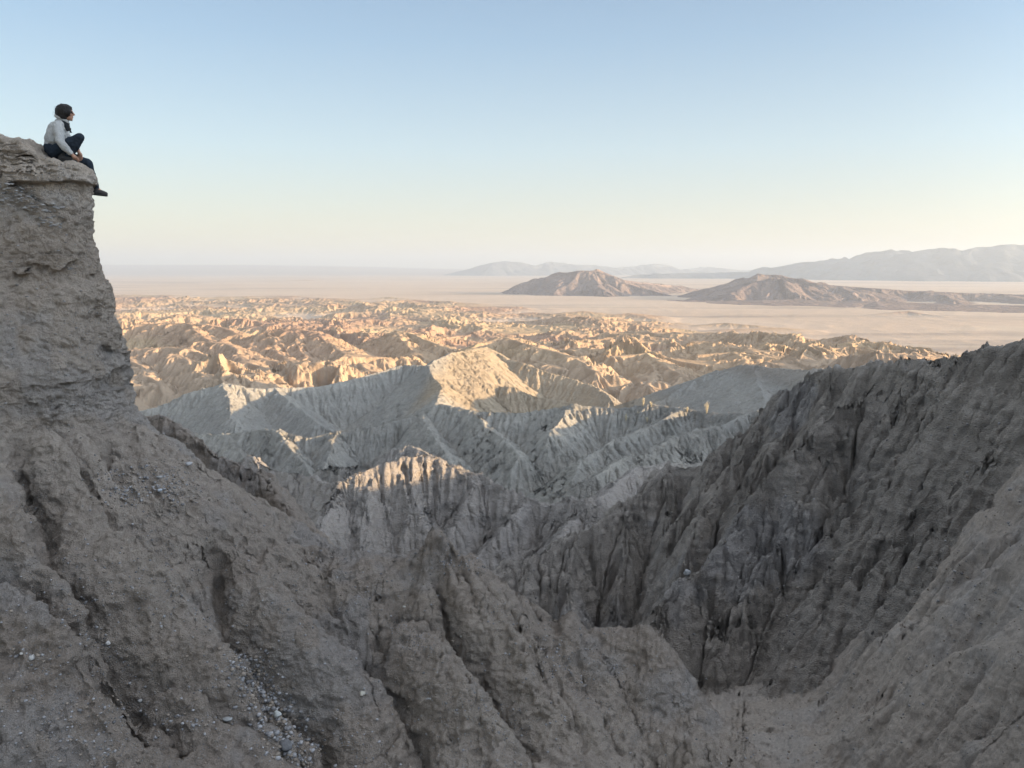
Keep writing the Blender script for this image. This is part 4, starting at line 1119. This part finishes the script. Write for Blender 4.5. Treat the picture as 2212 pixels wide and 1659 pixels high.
STONES = [
    (598, 1543, .070, (.60, .62, .60), .9, 'large pale rounded stone, biggest in the scree gully'),
    (614, 1611, .105, (.19, .19, .195), .9, 'dark slate block at the bottom of the scree gully'),
    (537, 1428, .042, (.56, .55, .54), .8, 'white angular stone at the top of the scree gully'),
    (515, 1423, .028, (.60, .60, .60), .9, 'small white stone left of the angular one atop the scree gully'),
    (69, 1420, .040, (.58, .57, .55), 1.3, 'upright white stone near the left edge of the picture'),
    (48, 1411, .028, (.64, .62, .58), .8, 'white stone beside the upright one near the left edge'),
    (233, 1388, .030, (.66, .64, .62), .9, 'lone white stone beside the small pebbles in the left gully'),
    (807, 1358, .052, (.62, .58, .51), .7, 'cream oval stone lying above the grey gravel patch'),
    (784, 1498, .042, (.60, .57, .50), .8, 'cream stone half buried in the brown lobe between two gullies'),
    (995, 1374, .020, (.60, .57, .52), .9, 'tiny pale stone in the shaded hollow under the overhang'),
    (874, 1311, .028, (.58, .56, .52), .6, 'flat pale stone on the rounded fold above the gravel patch'),
    (355, 1224, .075, (.20, .19, .185), 1.1, 'dark round boulder stuck in the side of the long gully'),
    (302, 1514, .036, (.58, .56, .53), 1.3, 'pale upright stone beneath the dark hollow'),
    (344, 1060, .036, (.52, .56, .62), .9, 'bluish stone in the scree at the foot of the cliff'),
    (344, 1031, .050, (.46, .46, .46), .7, 'grey flat stone at the top of the scree under the cliff'),
    (408, 1003, .055, (.48, .48, .49), .8, 'grey block on the crest beside the dark layered spur'),
    (539, 1493, .070, (.30, .28, .25), .8, 'brown grey stone in the middle of the scree gully'),
    (570, 1554, .036, (.52, .46, .43), .8, 'pinkish stone just left of the large pale one'),
    (491, 1550, .060, (.46, .47, .47), .45, 'thin grey slab tilted left of the scree gully'),
    (1485, 1235, .125, (.44, .46, .48), 1.0, 'white boulder lodged in the canyon gully below the right spur'),
    (717, 1203, .040, (.30, .28, .26), .4, 'flat brown stone set in the smooth crest of the slope'),
]
for n_, (u, v, sz, col, fl, lab) in enumerate(STONES):
    i, j = near_at(u, v)
    V, Fc = rock_template(100 + n_, 3, fl * 1.2)
    th = rs.rand() * 6.28; c_, s_ = math.cos(th), math.sin(th)
    V = (V * sz) @ np.array([[c_, -s_, 0], [s_, c_, 0], [0, 0, 1]]).T
    o = mesh_np('boulder' if sz > .06 else 'stone', V, Fc, np.array(col), M_STONE)
    o.location = (X[i, j] + nX[i, j] * sz * .15, Y[i, j] + nY[i, j] * sz * .15, Z[i, j] + nZ[i, j] * sz * .15)
    tag(o, lab, 'boulder' if sz > .06 else 'stone', 'loose stones on the near slope')
print('stones', time.time() - T0)

# ================================================================== the high ground behind and to the right of the viewpoint (it keeps the foreground in shade)
def build_mesa():
    n, m = 160, 220
    u = np.linspace(-1, 1, n); 
    # rim line out of view at the right, from behind the viewpoint to the far right
    line = MESA_LINE
    d = np.concatenate([[0], np.cumsum(np.hypot(*np.diff(line[:, :2], axis=0).T))])
    s = np.linspace(0, d[-1], m)
    cx = np.interp(s, d, line[:, 0]); cy = np.interp(s, d, line[:, 1]); cz = np.interp(s, d, line[:, 2])
    tx = np.gradient(cx); ty = np.gradient(cy); l = np.hypot(tx, ty); nx, ny = ty / l, -tx / l
    prof = np.linspace(-60, 160, n)
    X = cx[None, :] + nx[None, :] * prof[:, None]; Y = cy[None, :] + ny[None, :] * prof[:, None]
    Z = cz[None, :] - np.where(prof < 0, -prof * 1.1, prof * .02)[:, None]
    Z = Z + 1.0 * fbm(X * .06, Y * .06, 4, 33)
    o = grid_mesh('mesa', X, Y, Z, M_RIGHT, soil_right(X, Y, Z))
    tag(o, kind='structure')
MESA_LINE = np.array([(60, -160, 30), (62, -60, 28), (70, -20, 23), (80, 15, 17), (90, 40, 10), (108, 68, -12.2), (150, 115, -14), (215, 175, -21), (300, 255, -30), (420, 380, -44), (520, 520, -60)], float)
build_mesa()

# ================================================================== light, sky, air
EXPO = 1.75
SKYR = 0.84 / .15 / 2 ** EXPO
HAZE = 6.2e-5
HAZEC = (.50, .595, .72, 1)
SUN_AZ = math.radians(106)      # to the right of the view, from +y toward +x
SUN_EL = math.radians(7.5)
sd = Vector((math.sin(SUN_AZ) * math.cos(SUN_EL), math.cos(SUN_AZ) * math.cos(SUN_EL), math.sin(SUN_EL)))
sun = bpy.data.lights.new('sun', 'SUN'); sun.energy = 4.8; sun.angle = math.radians(.5); sun.color = (1.0, .69, .38)
so = bpy.data.objects.new('sun', sun); COL.objects.link(so)
so.rotation_euler = (-sd).to_track_quat('-Z', 'Y').to_euler()

w = bpy.data.worlds.new('World'); C.world = w; w.use_nodes = True
nt = w.node_tree; bg = nt.nodes['Background']
sky = nt.nodes.new('ShaderNodeTexSky'); sky.sky_type = 'NISHITA'; sky.sun_disc = False
sky.sun_elevation = SUN_EL; sky.sun_rotation = SUN_AZ; sky.altitude = 400; sky.air_density = 1.0; sky.dust_density = 1.0; sky.ozone_density = 1.5
tcw = nt.nodes.new('ShaderNodeTexCoord'); sep = nt.nodes.new('ShaderNodeSeparateXYZ'); nt.links.new(tcw.outputs['Generated'], sep.inputs[0])
rmp = nt.nodes.new('ShaderNodeValToRGB'); nt.links.new(sep.outputs['Z'], rmp.inputs[0])
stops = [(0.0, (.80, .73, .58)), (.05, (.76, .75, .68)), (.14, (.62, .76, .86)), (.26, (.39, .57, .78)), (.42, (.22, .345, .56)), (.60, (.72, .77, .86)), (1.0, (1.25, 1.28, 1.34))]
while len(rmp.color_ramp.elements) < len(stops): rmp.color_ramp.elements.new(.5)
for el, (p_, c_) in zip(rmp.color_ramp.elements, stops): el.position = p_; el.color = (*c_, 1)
SKYK = 1.0
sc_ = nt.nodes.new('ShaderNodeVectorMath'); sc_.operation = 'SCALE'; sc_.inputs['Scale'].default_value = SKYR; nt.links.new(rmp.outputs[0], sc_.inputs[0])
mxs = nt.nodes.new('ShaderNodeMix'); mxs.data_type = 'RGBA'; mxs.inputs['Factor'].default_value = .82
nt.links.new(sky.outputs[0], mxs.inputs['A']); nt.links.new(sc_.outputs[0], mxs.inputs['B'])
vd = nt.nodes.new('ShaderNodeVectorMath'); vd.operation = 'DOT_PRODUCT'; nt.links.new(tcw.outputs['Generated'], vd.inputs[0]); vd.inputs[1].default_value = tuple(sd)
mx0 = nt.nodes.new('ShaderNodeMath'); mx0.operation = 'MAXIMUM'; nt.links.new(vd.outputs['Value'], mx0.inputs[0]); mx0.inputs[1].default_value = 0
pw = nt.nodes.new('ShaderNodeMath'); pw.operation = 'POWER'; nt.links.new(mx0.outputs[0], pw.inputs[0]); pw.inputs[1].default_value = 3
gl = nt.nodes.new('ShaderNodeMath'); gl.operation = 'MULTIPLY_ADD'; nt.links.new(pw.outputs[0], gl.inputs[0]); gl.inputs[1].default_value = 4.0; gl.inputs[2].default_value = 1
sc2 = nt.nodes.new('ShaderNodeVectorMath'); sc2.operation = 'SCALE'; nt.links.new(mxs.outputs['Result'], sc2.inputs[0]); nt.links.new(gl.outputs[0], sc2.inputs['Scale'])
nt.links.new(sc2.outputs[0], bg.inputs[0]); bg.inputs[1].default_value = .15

# air: one closed box of thin pale haze round everything
hx = bpy.data.meshes.new('haze')
b0, b1 = (-42000, -3000, -320), (42000, 44500, 620)
vs = [(x, y, z) for z in (b0[2], b1[2]) for y in (b0[1], b1[1]) for x in (b0[0], b1[0])]
hx.from_pydata(vs, [], [(0, 2, 3, 1), (4, 5, 7, 6), (0, 1, 5, 4), (2, 6, 7, 3), (0, 4, 6, 2), (1, 3, 7, 5)])
ho = bpy.data.objects.new('haze', hx); COL.objects.link(ho); tag(ho, kind='stuff')
hm = bpy.data.materials.new('haze'); hm.use_nodes = True; hn = hm.node_tree
for n_ in list(hn.nodes):
    if n_.type == 'BSDF_PRINCIPLED': hn.nodes.remove(n_)
pv = hn.nodes.new('ShaderNodeVolumePrincipled'); pv.inputs['Color'].default_value = HAZEC; pv.inputs['Density'].default_value = HAZE; pv.inputs['Anisotropy'].default_value = .15
hn.links.new(pv.outputs[0], hn.nodes['Material Output'].inputs['Volume']); hx.materials.append(hm)

cam = bpy.data.cameras.new('camera'); co = bpy.data.objects.new('camera', cam); COL.objects.link(co)
cam.sensor_width = 36; cam.lens = 36 * FPX / 2212.0; cam.clip_start = .5; cam.clip_end = 200000
co.location = (0, 0, 0); co.rotation_euler = (math.radians(90) - PITCH, 0, 0)
C.camera = co
C.view_settings.view_transform = 'Standard'; C.view_settings.look = 'None'; C.view_settings.exposure = EXPO; C.view_settings.gamma = 1
C.render.engine = 'CYCLES'
C.cycles.max_bounces = 5; C.cycles.diffuse_bounces = 4; C.cycles.volume_bounces = 1; C.cycles.use_denoising = True
try: C.cycles.denoiser = 'OPENIMAGEDENOISE'
except Exception: pass
print('script', time.time() - T0)
